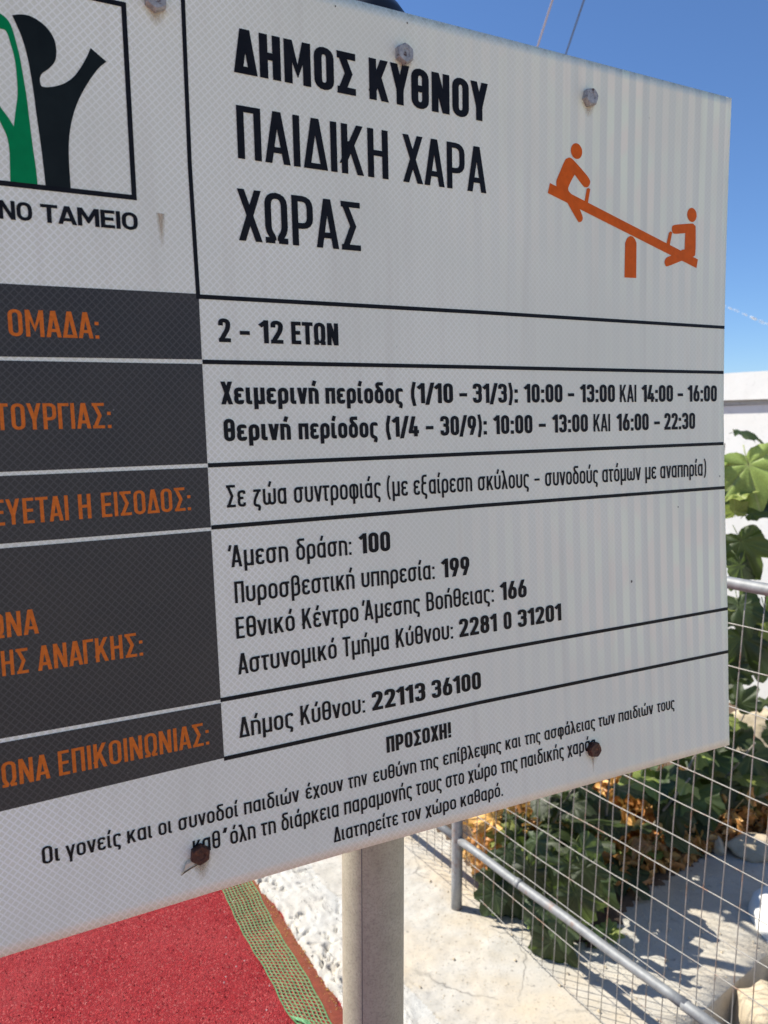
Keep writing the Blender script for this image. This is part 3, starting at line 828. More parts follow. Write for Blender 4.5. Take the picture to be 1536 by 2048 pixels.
        st(rnd([(L, B), (L, .53), (R_, .53), (R_, B)], r, True), True); st(rnd([(L + .015, .53), (L + .015, T), (R_ - .015, T), (R_ - .015, .53)], r, True), True)
    elif c == ':': w = t * 1.05; st([(w / 2, 0), (w / 2, th * 1.1)]); st([(w / 2, .52), (w / 2, .52 + th * 1.1)])
    elif c == '.': w = t * 1.05; st([(w / 2, 0), (w / 2, th * 1.1)])
    elif c == '!': w = t * 1.1; st([(w / 2, 0), (w / 2, th * 1.1)]); st([(w / 2, .27), (w / 2, 1)])
    elif c == '-': w = W * .72; st([(0, .40), (w, .40)])
    elif c == '–': w = W * .9; st([(0, .42), (w, .42)])
    elif c == '/': w = W * .82; dg(t * .4, 0, w - t * .4, 1, -.08, 1.03)
    elif c in '()':
        w = W * .55; f = (lambda x: x) if c == '(' else (lambda x: w - x)
        st([(f(w - t * .45), 1.05), (f(t * .75), .86), (f(t * .5), .62), (f(t * .5), .30), (f(t * .75), .06), (f(w - t * .45), -.13)], tt=t * .85)
    elif c == '΄': w = t * 1.5; st([(t * .5, .76), (t * 1.0, 1.04)])
    # lower case
    elif c == 'ο': st(rnd([(L, B), (L, X), (R_, X), (R_, B)], r, True), True)
    elif c == 'α': st(rnd([(L, B), (L, X), (R_, X), (R_, B)], r, True), True); st([(R_, 0), (R_, XH)])
    elif c == 'β':
        st([(L, D), (L, .8)]); st(rnd([(L, .6), (L, T), (R_ - .02, T), (R_ - .02, .58), (w * .4, .58)], r)); st(rnd([(w * .4, .58), (R_, .58), (R_, B), (L, B)], r))
    elif c == 'γ': w = W * 1.04; dg(t * .52, XH, w / 2, .05, .0, XH); dg(w - t * .52, XH, w / 2, .05, 0, XH); st([(w / 2, D), (w / 2, .12)])
    elif c == 'δ':
        st(rnd([(L, B), (L, X - .04), (R_, X - .04), (R_, B)], r, True), True); st(rnd([(w * .96, T + .03), (L + .05, T + .03), (L + .05, .80), (R_, .58), (R_, .36)], .11))
    elif c == 'ε':
        w = W * .9; R_ = w - t / 2
        st(rnd([(R_, .57), (R_, X), (L, X), (L, .395), (w * .72, .395)], .15)); st(rnd([(w * .72, .395), (L, .395), (L, B), (R_, B), (R_, .19)], .15))
    elif c == 'ζ':
        w = W * .9; R_ = w - t / 2
        st([(0.02, X), (w, X)]); st(rnd([(R_ - .02, XH - .02), (L, .26), (L, .02), (R_, -.0), (R_ - .07, D)], .12))
    elif c == 'ξ':
        w = W * .92; R_ = w - t / 2
        st(rnd([(R_ + .02, T), (L + .03, T), (L + .03, .575), (w * .8, .575)], .15)); st(rnd([(w * .8, .575), (L, .575), (L, .04), (R_, .0), (R_ - .07, D)], .15))
    elif c == 'η': st([(L, 0), (L, XH)]); st(rnd([(L, X), (R_, X), (R_, 0)], .17))
    elif c == 'θ': st(rnd([(L, B), (L, T), (R_, T), (R_, B)], r, True), True); st([(L, .5), (R_, .5)])
    elif c == 'ι': w = t * 1.45; st(rnd([(L, XH), (L, B), (w, B)], .07))
    elif c == 'κ': st([(L, 0), (L, XH)]); dg(w - t * .55, XH, t * .75, .26, .12, XH); dg(w * .42, .46, w - t * .5, 0, 0, .5)
    elif c == 'λ': w = W * 1.02; st([(w * .02, T), (w * .30, T), (w - t * .55, -.05)], clip=(0, 1)); dg(w * .52, .62, t * .5, 0, 0, .60)
    elif c == 'μ': st([(L, D), (L, XH)]); st(rnd([(L, .4), (L, B), (R_, B), (R_, .4)], .15)); st([(R_, 0), (R_, XH)])
    elif c == 'ν': w = W * 1.02; dg(t * .52, XH, w / 2, -.02, 0, XH); dg(w - t * .52, XH, w / 2, -.02, 0, XH)
    elif c == 'π': w = W * 1.02; R_ = w - t / 2; st([(L, 0), (L, XH)]); st([(R_, 0), (R_, XH)]); st([(0, X), (w, X)])
    elif c == 'ρ': st([(L, D), (L, .4)]); st(rnd([(L, B), (L, X), (R_, X), (R_, B)], r, True), True)
    elif c == 'σ': st(rnd([(L, B), (L, X), (R_, X), (R_, B)], r, True), True); st([(w * .45, X), (w + .06, X)]); w += .06
    elif c == 'ς':
        w = W * .9; R_ = w - t / 2; st(rnd([(R_, .57), (R_, X), (L, X), (L, .05), (R_, .0), (R_ - .07, D)], .15))
    elif c == 'τ': w = W * .86; st([(0, X), (w, X)]); st(rnd([(w * .42, X), (w * .42, B), (w * .42 + t * .9, B)], .07))
    elif c == 'υ': st(rnd([(L, XH), (L, B), (R_, B), (R_, XH)], r))
    elif c == 'φ': w = W * 1.2; R_ = w - t / 2; st(rnd([(L, B), (L, X), (R_, X), (R_, B)], r, True), True); st([(w / 2, D), (w / 2, XH)])
    elif c == 'χ': w = W * 1.02; dg(t * .55, -.1, w - t * .55, XH, -.1, XH); dg(t * .55, XH, w - t * .55, -.1, -.1, XH)
    elif c == 'ψ': w = W * 1.25; R_ = w - t / 2; st(rnd([(L, XH), (L, B), (R_, B), (R_, XH)], r)); st([(w / 2, D), (w / 2, XH)])
    elif c == 'ω':
        w = W * 1.5; R_ = w - t / 2; st(rnd([(L, XH), (L, B), (w / 2, B), (w / 2, .55)], .15)); st(rnd([(w / 2, .55), (w / 2, B), (R_, B), (R_, XH)], .15))
    else: return [], W * .5
    if ch != base:
        cx_ = w / 2 if c != 'ι' else t * .6
        st([(cx_ - .01, .83), (cx_ + .075, 1.07)], tt=t * .92)
    if c in 'α': w += .02
    return sp, w

FONTS = {'r': (.135, .455), 'o': (.135, .455), 'b': (.195, .50), 'h': (.205, .78)}
def typeset(text, fk):
    t, W = FONTS[fk]; gap = {'r': .095, 'o': .095, 'b': .085, 'h': .07}[fk]
    x = 0; out = []
    tight = 'ΑΔΛΤΥΧΓvνγχλτ/4'
    prev = None
    for ch in text:
        if ch == ' ': x += .30; prev = None; continue
        if ch == 'Ά':
            sp_, w = glyph('Α', t, W); out.append((x - .0, [stroke_polys([(-.07, .74), (.0, 1.02)], t * .9)])); 
        else: sp_, w = glyph(ch, t, W)
        if prev is not None:
            g = gap
            if prev in tight: g -= .035
            if ch in tight: g -= .035
            x += g
        out.append((x, sp_)); x += w; prev = ch
    return out, x
TEXT = [
  ('heading', -0.0033, 0.6995, 0.0356, [('ΔΗΜΟΣ', 'b', 0.0406, 0.1531), ('ΚΥΘΝΟΥ', 'b', 0.1666, 0.2962)]),
  ('sub1', 0.0017, 0.6304, 0.043, [('ΠΑΙΔΙΚΗ', 'r', 0.0413, 0.1844), ('ΧΑΡΑ', 'r', 0.1997, 0.2939)]),
  ('sub2', 0.0048, 0.5628, 0.0428, [('ΧΩΡΑΣ', 'r', 0.0388, 0.154)]),
  ('fund', 0.0087, 0.5635, 0.0136, [('ΤΑΜΕΙΟ', 'h', -0.1152, -0.0439)]),
  ('fund2', 0.0087, 0.5635, 0.0136, [('ΠΡΑΣΙΝΟ', 'h', None, -0.1211)]),
  ('o1', 0.0034, 0.4769, 0.0201, [('ΗΛΙΚΙΑΚΗ', 'o', None, -0.15), ('ΟΜΑΔΑ:', 'o', -0.143, -0.0784)]),
  ('o2', 0.0017, 0.4063, 0.02, [('ΩΡΕΣ ΛΕΙΤ', 'o', None, -0.1475), ('ΟΥΡΓΙΑΣ:', 'o', -0.1455, -0.0735)]),
  ('o3', 0.0149, 0.3363, 0.0196, [('ΑΠΑΓΟΡΕΥ', 'o', None, -0.1443), ('ΕΤΑΙ', 'o', -0.1423, -0.1098), ('Η', 'o', -0.1024, -0.093), ('ΕΙΣΟΔΟΣ:', 'o', -0.0851, -0.0138)]),
  ('o4', 0.004, 0.2485, 0.0194, [('ΤΗΛΕΦΩ', 'o', None, -0.1614), ('ΝΑ', 'o', -0.1595, -0.1371)]),
  ('o5', 0.0012, 0.2185, 0.0196, [('ΕΚΤΑΚΤ', 'o', None, -0.1669), ('ΗΣ', 'o', -0.1649, -0.1463), ('ΑΝΑΓΚΗΣ:', 'o', -0.1398, -0.0601)]),
  ('o6', 0.0062, 0.1327, 0.0198, [('ΤΗΛΕΦ', 'o', None, -0.1725), ('ΩΝΑ', 'o', -0.1705, -0.1364), ('ΕΠΙΚΟΙΝΩΝΙΑΣ:', 'o', -0.1302, -0.0099)]),
  ('age', 0.0026, 0.4771, 0.0198, [('2', 'b', 0.0175, 0.0279), ('–', 'b', 0.036, 0.0449), ('12', 'b', 0.0541, 0.0752), ('ΕΤΩΝ', 'b', 0.0829, 0.1283)]),
  ('h1', 0.0014, 0.4245, 0.0194, [('Χειμερινή', 'b', 0.0166, 0.1067), ('περίοδος', 'b', 0.1134, 0.1938), ('(1/10', 'b', 0.2022, 0.2502), ('–', 'b', 0.2577, 0.2669), ('31/3):', 'b', 0.2739, 0.3296), ('10:00', 'b', 0.3385, 0.3886), ('–', 'b', 0.3962, 0.4048), ('13:00', 'b', 0.4139, 0.4634), ('ΚΑΙ', 'r', 0.4709, 0.4957), ('14:00', 'b', 0.5048, 0.5537), ('–', 'b', 0.5616, 0.5702), ('16:00', 'b', 0.5788, 0.6277)]),
  ('h2', -0.0001, 0.393, 0.0193, [('Θερινή', 'b', 0.0177, 0.0784), ('περίοδος', 'b', 0.0859, 0.1656), ('(1/4', 'b', 0.1739, 0.2102), ('–', 'b', 0.218, 0.2266), ('30/9):', 'b', 0.2346, 0.2899), ('10:00', 'b', 0.2988, 0.3477), ('–', 'b', 0.3562, 0.3654), ('13:00', 'b', 0.3749, 0.4236), ('ΚΑΙ', 'r', 0.4318, 0.456), ('16:00', 'b', 0.4664, 0.5147), ('–', 'b', 0.5235, 0.5324), ('22:30', 'b', 0.5398, 0.5904)]),
  ('pets', 0.0006, 0.336, 0.0194, [('Σε', 'r', 0.0171, 0.0341), ('ζώα', 'r', 0.0408, 0.0718), ('συντροφιάς', 'r', 0.0788, 0.1664), ('(με', 'r', 0.1728, 0.1957), ('εξαίρεση', 'r', 0.2022, 0.2701), ('σκύλους', 'r', 0.2773, 0.3418), ('-', 'r', 0.3491, 0.3558), ('συνοδούς', 'r', 0.3633, 0.4372), ('ατόμων', 'r', 0.4435, 0.5018), ('με', 'r', 0.5088, 0.5259), ('αναπηρία)', 'r', 0.5327, 0.6093)]),
  ('p1', 0.0021, 0.2839, 0.0191, [('Άμεση', 'r', 0.0164, 0.0705), ('δράση:', 'r', 0.0784, 0.1333), ('100', 'b', 0.142, 0.1742)]),
  ('p2', -0.002, 0.2522, 0.019, [('Πυροσβεστική', 'r', 0.0197, 0.1349), ('υπηρεσία:', 'r', 0.1422, 0.2226), ('199', 'b', 0.2313, 0.2637)]),
  ('p3', -0.0013, 0.2207, 0.019, [('Εθνικό', 'r', 0.0192, 0.0736), ('Κέντρο', 'r', 0.0809, 0.1375), ('Άμεσης', 'r', 0.1419, 0.2046), ('Βοήθειας:', 'r', 0.2118, 0.2925), ('166', 'b', 0.3014, 0.3347)]),
  ('p4', 0.0009, 0.1888, 0.0186, [('Αστυνομικό', 'r', 0.0189, 0.1135), ('Τμήμα', 'r', 0.1197, 0.1685), ('Κύθνου:', 'r', 0.1762, 0.2413), ('2281', 'b', 0.2488, 0.295), ('0', 'b', 0.3039, 0.3138), ('31201', 'b', 0.3221, 0.3804)]),
  ('c1', -0.0014, 0.1325, 0.0181, [('Δήμος', 'r', 0.0167, 0.0676), ('Κύθνου:', 'r', 0.0745, 0.1399), ('22113', 'b', 0.1474, 0.2063), ('36100', 'b', 0.2138, 0.2725)]),
  ('att', 0.0092, 0.0868, 0.0157, [('ΠΡΟΣΟΧΗ!', 'b', 0.1607, 0.2342)]),
  ('w1', -0.0051, 0.0631, 0.0141, [('Οι', 'r', -0.1468, -0.1341), ('γονείς', 'r', -0.1295, -0.0871), ('και', 'r', -0.0823, -0.0624), ('οι', 'r', -0.057, -0.046), ('συνοδοί', 'r', -0.0403, 0.0115), ('παιδιών', 'r', 0.0172, 0.0692), ('έχουν', 'r', 0.0755, 0.1133), ('την', 'r', 0.1185, 0.1384), ('ευθύνη', 'r', 0.145, 0.1923), ('της', 'r', 0.1969, 0.2179), ('επίβλεψης', 'r', 0.2233, 0.2946), ('και', 'r', 0.3001, 0.3196), ('της', 'r', 0.3254, 0.3461), ('ασφάλειας', 'r', 0.3516, 0.4231), ('των', 'r', 0.4281, 0.4529), ('παιδιών', 'r', 0.4582, 0.5123), ('τους', 'r', 0.5186, 0.547)]),
  ('w2', -0.0065, 0.0396, 0.0157, [('καθ', 'r', -0.0295, -0.0056), ('΄', 'r', -0.0032, 0.0013), ('όλη', 'r', 0.0033, 0.0263), ('τη', 'r', 0.0316, 0.0453), ('διάρκεια', 'r', 0.0508, 0.1074), ('παραμονής', 'r', 0.113, 0.1863), ('τους', 'r', 0.191, 0.2204), ('στο', 'r', 0.2253, 0.2471), ('χώρο', 'r', 0.2518, 0.2875), ('της', 'r', 0.293, 0.3145), ('παιδικής', 'r', 0.3191, 0.3771), ('χαράς.', 'r', 0.3819, 0.4256)]),
  ('w3', -0.0058, 0.0159, 0.0142, [('Διατηρείτε', 'r', 0.1006, 0.1691), ('τον', 'r', 0.1737, 0.1953), ('χώρο', 'r', 0.2, 0.2361), ('καθαρό.', 'r', 0.2416, 0.2941)]),
]
NAMES = {'heading': 'bold black heading line of the board', 'fund': 'wide bold black caption under the emblem', 'fund2': 'wide bold black caption under the emblem'}
for (nm_, k_, c_, H_, words) in TEXT:
    vs = []; uv = []; fs = []
    lay = 0
    orange = words[0][1] == 'o' or words[-1][1] == 'o'
    for (w_, fk, ul_, ur_) in words:
        gl, wid = typeset(w_, fk)
        left = 0.0
        if w_[0] == 'Ά': left = -.09
        if ul_ is None:
            sc = H_ * 1.0; ul_ = ur_ - wid * sc
        else: sc = (ur_ - ul_) / (wid - left)
        for gi, (gx, strokes) in enumerate(gl):
            for si, polys in enumerate(strokes):
                hh = .0005 + .00002 * si
                for q in polys:
                    o_ = len(vs)
                    for (a, b_) in q:
                        u = ul_ + (gx + a - left) * sc; v = k_ * u + c_ + b_ * H_
                        vs.append(S(u, v, hh)); uv.append((u, v))
                    fs.append(tuple(range(o_, o_ + len(q))))
    m_ = M['orange_dull'] if orange else M['ink']
    o = mesh_obj('lettering', vs, fs, m_, sign, uvs=uv)
    o['label'] = ('orange' if orange else 'black') + ' Greek text ' + ' '.join(w[0] for w in words)[:70]

# hex bolts with washers-free heads, rust stains under them
def stain_mat():
    m, n, l, b = nm('rust_stain')
    uvn = N(n, 'ShaderNodeUVMap').outputs[0]; s = N(n, 'ShaderNodeSeparateXYZ'); l.new(uvn, s.inputs[0])
    t = tex(n, l, 5, 4, .6, uvn)
    c = ramp(n, l, t.outputs[0], [(.3, (.42, .30, .18)), (.7, (.60, .53, .40))])
    l.new(c, b.inputs['Base Color']); b.inputs['Roughness'].default_value = .6
    # uv: x across -1..1, y 1 at bolt .. 0 at the run's end
    e = math_(n, l, 'SUBTRACT', 1, math_(n, l, 'ABSOLUTE', s.outputs[0]))
    a = math_(n, l, 'MULTIPLY', math_(n, l, 'MULTIPLY', e, s.outputs[1]), math_(n, l, 'MULTIPLY_ADD', t.outputs[0], 1.6, -.1))
    l.new(math_(n, l, 'MULTIPLY', a, 1.5, clamp=True), b.inputs['Alpha'])
    return m
M['stain'] = stain_mat()
def stain(u, v, w, l_, wtop=None):
    vs = []; uv = []; fs = []
    for j in range(7):
        for i in range(7):
            x = -1 + i / 3; y = 1 - j / 6
            vs.append(S(u + x * w * (.45 + .55 * y), v - (1 - y) * l_ + .004, .00022)); uv.append((x, y))
    for j in range(6):
        for i in range(6): a = j * 7 + i; fs.append((a, a + 7, a + 8, a + 1))
    mesh_obj('rust_stain', vs, fs, M['stain'], sign, uvs=uv)
def bolt(u, v, mat, r=.0092, hh=.0065, rot=.2):
    vs = []; fs = []
    rings = [(r, 0), (r, hh * .75), (r * .88, hh), (r * .45, hh * 1.0), (r * .40, hh * .93)]
    for (rr, z) in rings:
        for k in range(24):
            a = 2 * math.pi * k / 24 + rot
            # hexagon for the flanks, rounder towards the chamfer
            hx = math.cos(math.pi / 6) / math.cos(((a - rot) % (math.pi / 3)) - math.pi / 6)
            q = rr * (hx if z < hh * .9 else (hx + 1) / 2 * .97)
            vs.append(S(u + math.cos(a) * q, v + math.sin(a) * q, z))
    for i in range(len(rings) - 1):
        for k in range(24):
            k2 = (k + 1) % 24; fs.append((i * 24 + k, i * 24 + k2, (i + 1) * 24 + k2, (i + 1) * 24 + k))
    fs.append(tuple(range((len(rings) - 1) * 24, len(rings) * 24)))
    return mesh_obj('bolt', vs, fs, mat, sign)
for (u, v) in ((-.0212, .7412), (.2022, .7429), (.4242, .7421)):
    bolt(u, v, M['zinc_bolt'], rot=random.uniform(0, 1)); stain(u, v - .009, .010, .014)
for (u, v) in ((-.0241, .0395), (.4180, .0385)):
    bolt(u, v, M['rust_bolt'], r=.0088, rot=random.uniform(0, 1)); stain(u, v - .006, .012, .016); 
stain(.4180, .030, .0026, .024); stain(-.0225, .030, .009, .020)
stain(-.0255, .5745, .004, .028)
bolt(-.2435, .7412, M['zinc_bolt']); bolt(-.2435, .0395, M['rust_bolt'])
# torn curl of film beside the lower left bolt
tv = [S(-.0345, .0365, .0006), S(-.0365, .0335, .0022), S(-.0405, .0262, .0030), S(-.0385, .0268, .0008), S(-.0290, .0300, .0005), S(-.0300, .0335, .0007)]
tv2 = [v for v in tv]
mesh_obj('tear_and_shadow', tv, [(0, 1, 5), (1, 2, 3), (1, 3, 5), (3, 4, 5)], simple('torn_film', (.58, .56, .48), .5), sign)
mesh_obj('tear_and_shadow', [S(-.0415, .0240, .0006), S(-.0385, .0272, .0012), S(-.0300, .0298, .0012), S(-.0260, .0305, .0008), S(-.0262, .0296, .0006), S(-.0300, .0288, .0010), S(-.0380, .0258, .0010)],
         [(0, 1, 6), (1, 2, 5, 6), (2, 3, 4, 5)], simple('tear_shadow_edge', (.10, .08, .04), .7), sign)  # dark sliver standing in for the curl's shadow edge
for (u, v, r_) in ((.4845, .2203, .0013), (.5611, .3012, .0008), (.633, .3345, .0008), (-.0962, .478, .0010), (.135, .771, .0007), (.207, .772, .0007)):
    poly_sheet('dirt_spot', [(u + r_ * math.cos(2 * math.pi * i / 9) * (1 + .3 * math.sin(i * 2.3)), v + 1.2 * r_ * math.sin(2 * math.pi * i / 9)) for i in range(9)], .0003, simple('grime', (.10, .10, .08), .9))

# pole, weld seam, cap, two rails and U clamps behind the panel
zt = 2.0
def ring_pole(r, z0, z1, seg=64, n_=40):
    vs = []; fs = []
    for i in range(n_ + 1):
        z = z0 + (z1 - z0) * i / n_
        for k in range(seg):
            a = 2 * math.pi * k / seg; vs.append((PB.x + r * math.cos(a), PB.y + r * math.sin(a), z))
    for i in range(n_):
        for k in range(seg):
            k2 = (k + 1) % seg; fs.append((i * seg + k, i * seg + k2, (i + 1) * seg + k2, (i + 1) * seg + k))
    return vs, fs
PR = .0350
mesh_obj('pole', *ring_pole(PR, -.06, 1.995), M['pole'], sign, smooth=True)
# seam faces the camera's left third
sa = math.radians(270 - 19.5)
sx, sy = PB.x + PR * math.cos(sa), PB.y + PR * math.sin(sa)
mesh_obj('weld_seam', *tube_geo([(sx + .0004 * noise.noise(Vector((z * 9, 0, 0))), sy, z) for z in [i * .03 for i in range(67)]], .0006, 6), simple('seam_grey', (.13, .125, .12), .7), sign, smooth=True)
vs = []; fs = []
prof = [(.0380, 2.000), (.0388, 2.004), (.0384, 2.017), (.0355, 2.028), (.029, 2.037), (.020, 2.043), (.010, 2.0455), (.0005, 2.046)]
for (r_, z) in prof:
    z -= .016
    for k in range(40):
        a = 2 * math.pi * k / 40; vs.append((PB.x + r_ * math.cos(a), PB.y + r_ * math.sin(a), z))
for i in range(len(prof) - 1):
    for k in range(40):
        k2 = (k + 1) % 40; fs.append((i * 40 + k, i * 40 + k2, (i + 1) * 40 + k2, (i + 1) * 40 + k))
mesh_obj('pole_cap', vs, fs, M['black'], sign, smooth=True)
for vv in (.742, .0395):
    # steel channel along the back
    g = []
    for (a0, a1, h0, h1) in ((-.018, .018, -.0105, -.0125), (-.018, -.0155, -.0125, -.040), (.0155, .018, -.0125, -.040)):
        P_ = []
        for u in (-.262, .628):
            bz = bow(u, vv)
            for (dv, hq) in ((a0, h0), (a1, h0), (a1, h1), (a0, h1)): P_.append(SO + SM @ Vector((u, vv + dv, hq)))
        g.append((P_, [(0, 1, 2, 3), (7, 6, 5, 4), (0, 4, 5, 1), (1, 5, 6, 2), (2, 6, 7, 3), (3, 7, 4, 0)]))
    mesh_obj('channel', *merge(*g), M['galv'], sign)
    # clamp round the pole
    zc = (S(.192, vv)).z
    cl = []
    for k in range(-9, 28):
        a = math.radians(k * 10) + math.radians(-27 + 90)
        cl.append((PB.x + (PR + .004) * math.cos(a), PB.y + (PR + .004) * math.sin(a), zc))
    mesh_obj('clamp', *tube_geo(cl, .004, 8), M['galv'], sign, smooth=True)
# ------------------------------------------------------------------ fence
F0 = Vector((.2443, 2.4268)); FD = Vector((.53206, -.84670)); FN = Vector((.8467, .53206))   # FN: far side
def fp(s, z, off=0): p = F0 + FD * s + FN * off; return Vector((p.x, p.y, z))
fence = empty('mesh_fence', (F0.x, F0.y, 0), 'low fence of rusty welded wire mesh on galvanised tube posts and rails', 'fence')
for s in (-2.05, 0.0, 2.3):
    g = tube_geo([fp(s, z) for z in (-.04, .1, .3, .6, .9, 1.2, 1.29)], .0185, 20)
    mesh_obj('post', *g, M['post'], fence, smooth=True)
def rail(name, z, sp):
    for a, b_ in sp:
        n_ = 16
        mesh_obj(name, *tube_geo([fp(a + (b_ - a) * i / n_, z + .0015 * math.sin(i * .9)) for i in range(n_ + 1)], .0132, 18), M['galv'], fence, smooth=True)
rail('top_rail', 1.276, [(-2.05, 2.32)])
rail('lower_rail', .249, [(-2.03, -.017), (.017, .885), (.888, 2.28)])
for s in (.886, .30):
    mesh_obj('rail_sleeve', *tube_geo([fp(s - .010, .249), fp(s, .249), fp(s + (.010 if s < .5 else .16), .249)], .0141 if s < .5 else .0142, 18), M['galv'], fence, smooth=True)
def zbot(s): return max(.012, .094 - .125 * max(0, s) + .004 * math.sin(s * 11))
random.seed(11)
wr = .00125
k = -54
while True:
    s = .422 + .0455 * k; k += 1
    if s > 2.25: break
    if s < -2.0: continue
    zb = zbot(s) - .006
    ph = random.uniform(0, 6)
    pts = [fp(s - .035 * (1 - z / 1.2) + .0018 * math.sin(z * 9 + ph), z, .018 + .0015 * math.sin(z * 5 + ph)) for z in [zb + (1.272 - zb) * i / 12 for i in range(13)]]
    mesh_obj('wire', *tube_geo(pts, wr, 6), M['wire'], fence, smooth=True)
for z in (1.18, 1.09, 1.0, .908, .816, .726, .636, .546, .452, .362, .272, .182, None):
    pts = []
    for i in range(121):
        s = -2.03 + 4.28 * i / 120
        zz = zbot(s) if z is None else z + .003 * math.sin(s * 3 + z * 9) + .0012 * math.sin(s * 17 + z * 30)
        if z == .182: zz = .182 - .045 * max(0, s - .1)
        pts.append(fp(s, zz, .0145 + .0015 * math.sin(s * 4 + (z or 0) * 7)))
    mesh_obj('wire', *tube_geo(pts, wr, 6), M['wire'], fence, smooth=True)

# ------------------------------------------------------------------ rocks, pier, stone
def rock_geo(c, sc, seed, rough=.35, sub=3, box=0):
    bm = bmesh.new(); bmesh.ops.create_icosphere(bm, subdivisions=sub, radius=1)
    for v in bm.verts:
        n_ = v.co.normalized(); p = n_ * 1.3 + Vector((seed * 3.1, seed, 0))
        d = 1 + rough * noise.noise(p) + rough * .35 * noise.noise(p * 3) + rough * .12 * noise.noise(p * 9)
        # facet: push towards a few random planes
        for q in range(7):
            pn = Vector((math.sin(seed * 5 + q * 2.1), math.cos(seed * 3 + q * 1.7), math.sin(q * 1.3 + seed))).normalized()
            dd = (n_ * d).dot(pn)
            if dd > .82: d *= 1 - (dd - .82) * .8
        v.co = n_ * d * (1 / max(abs(n_.x), abs(n_.y), abs(n_.z)) ** box)
    vs = [Vector((v.co.x * sc[0], v.co.y * sc[1], v.co.z * sc[2])) + Vector(c) for v in bm.verts]
    fs = [tuple(v.index for v in f.verts) for f in bm.faces]; bm.free(); return vs, fs
def rock(c, sc, seed, label, mat='sandstone', cat='rock', name='rock', group=None, sub=4, rough=.35):
    vs, fs = rock_geo(c, sc, seed, sub=sub, rough=rough)
    return tag(mesh_obj(name, vs, fs, M[mat], smooth=True), label, cat, group)
rock((1.42, 2.76, .03), (.12, .065, .055), 1, 'rounded beige sandstone resting on the far edge of the shaded cement slab')
rock((1.27, 2.79, .02), (.035, .05, .045), 2, 'small pale rock at the left end of the stone row behind the slab')
rock((1.66, 2.80, .03), (.10, .07, .06), 3, 'beige rock beside the rounded sandstone at the right edge of the view')
rock((1.86, 3.66, .05), (.20, .15, .19), 4, 'large cracked sandstone boulder at the foot of the white wall')
rock((1.62, 3.75, .04), (.12, .10, .15), 5, 'pale boulder leaning left of the cracked boulder by the wall')
rock((2.20, 3.58, .04), (.18, .12, .17), 6, 'brown boulder right of the cracked boulder below the white wall')
rock((1.36, 3.10, .08), (.055, .06, .12), 7, 'upright pale stone showing between the dark fig leaves')
rock((1.62, 3.18, .04), (.16, .03, .035), 8, 'long narrow greyish stone lying on the brown soil behind the fig leaves')
rock((1.48, 3.45, .04), (.10, .08, .10), 9, 'tan rock half hidden by fig leaves beside the sign edge')
rock((1.85, 3.12, .02), (.10, .08, .07), 12, 'reddish brown rock on the soil at the right of the fig leaves')
# whitewashed pier end at the slab's right corner
vs = []; fs = []
PCX, PCY = 1.415, 2.28
prof = [(1.04, -.33), (1.02, -.15), (1.0, -.08), (.985, .02), (.95, .05), (.86, .07), (.6, .08), (.25, .085), (.001, .086)]
for (q, z) in prof:
    for k in range(48):
        a = 2 * math.pi * k / 48
        ca, sa_ = math.cos(a), math.sin(a)
        e = (abs(ca) ** 3.2 + abs(sa_) ** 3.2) ** (-1 / 3.2)
        rr = .215 * q * e * (1 + .02 * noise.noise(Vector((ca * 2, sa_ * 2, z * 5))))
        vs.append((PCX + rr * ca, PCY + rr * sa_, z + .006 * noise.noise(Vector((ca * 3, sa_ * 3, q * 4)))))
for i in range(len(prof) - 1):
    for k in range(48):
        k2 = (k + 1) % 48; fs.append((i * 48 + k, i * 48 + k2, (i + 1) * 48 + k2, (i + 1) * 48 + k))
tag(mesh_obj('masonry_pier', vs, fs, M['white_wall'], smooth=True), 'low rounded whitewashed pier at the right corner of the grey slab', 'pier')
vs, fs = rock_geo((1.10, 1.985, -.125), (.105, .10, .165), 14, rough=.12, sub=4, box=.75)
tag(mesh_obj('cut_stone', vs, fs, M['sandstone'], smooth=True), 'blocky beige stone below the slab edge in the bottom right corner', 'stone')

# grit and small pebbles on the cement
random.seed(9)
V_ = []; FF = []
for i in range(1400):
    if i % 3: x, y = random.gauss(.75, .35), random.gauss(2.35, .30)
    else: x, y = random.uniform(.1, 1.3), random.uniform(1.8, 2.6)
    p = Vector((x, y))
    if (p - E0).dot(EN) > -.012 or kd(x, y)[0] < .2: continue
    r_ = random.uniform(.0010, .0026) if random.random() < .93 else random.uniform(.003, .006)
    c = Vector((x, y, zh(x, y) + r_ * .5)); o_ = len(V_)
    for q in ((1, 0, 0), (-.9, .3, 0), (0, 1, .1), (0, -1, 0), (.1, 0, .8), (0, 0, -.8)): V_.append(c + Vector(q) * r_ * random.uniform(.7, 1.3))
    for f in ((0, 2, 4), (2, 1, 4), (1, 3, 4), (3, 0, 4), (2, 0, 5), (1, 2, 5), (3, 1, 5), (0, 3, 5)): FF.append(tuple(o_ + k for k in f))
tag(mesh_obj('grit', V_, FF, M['sandstone']), 'fine tan grit and small pebbles scattered on the cement by the fence', 'grit', kind='stuff')

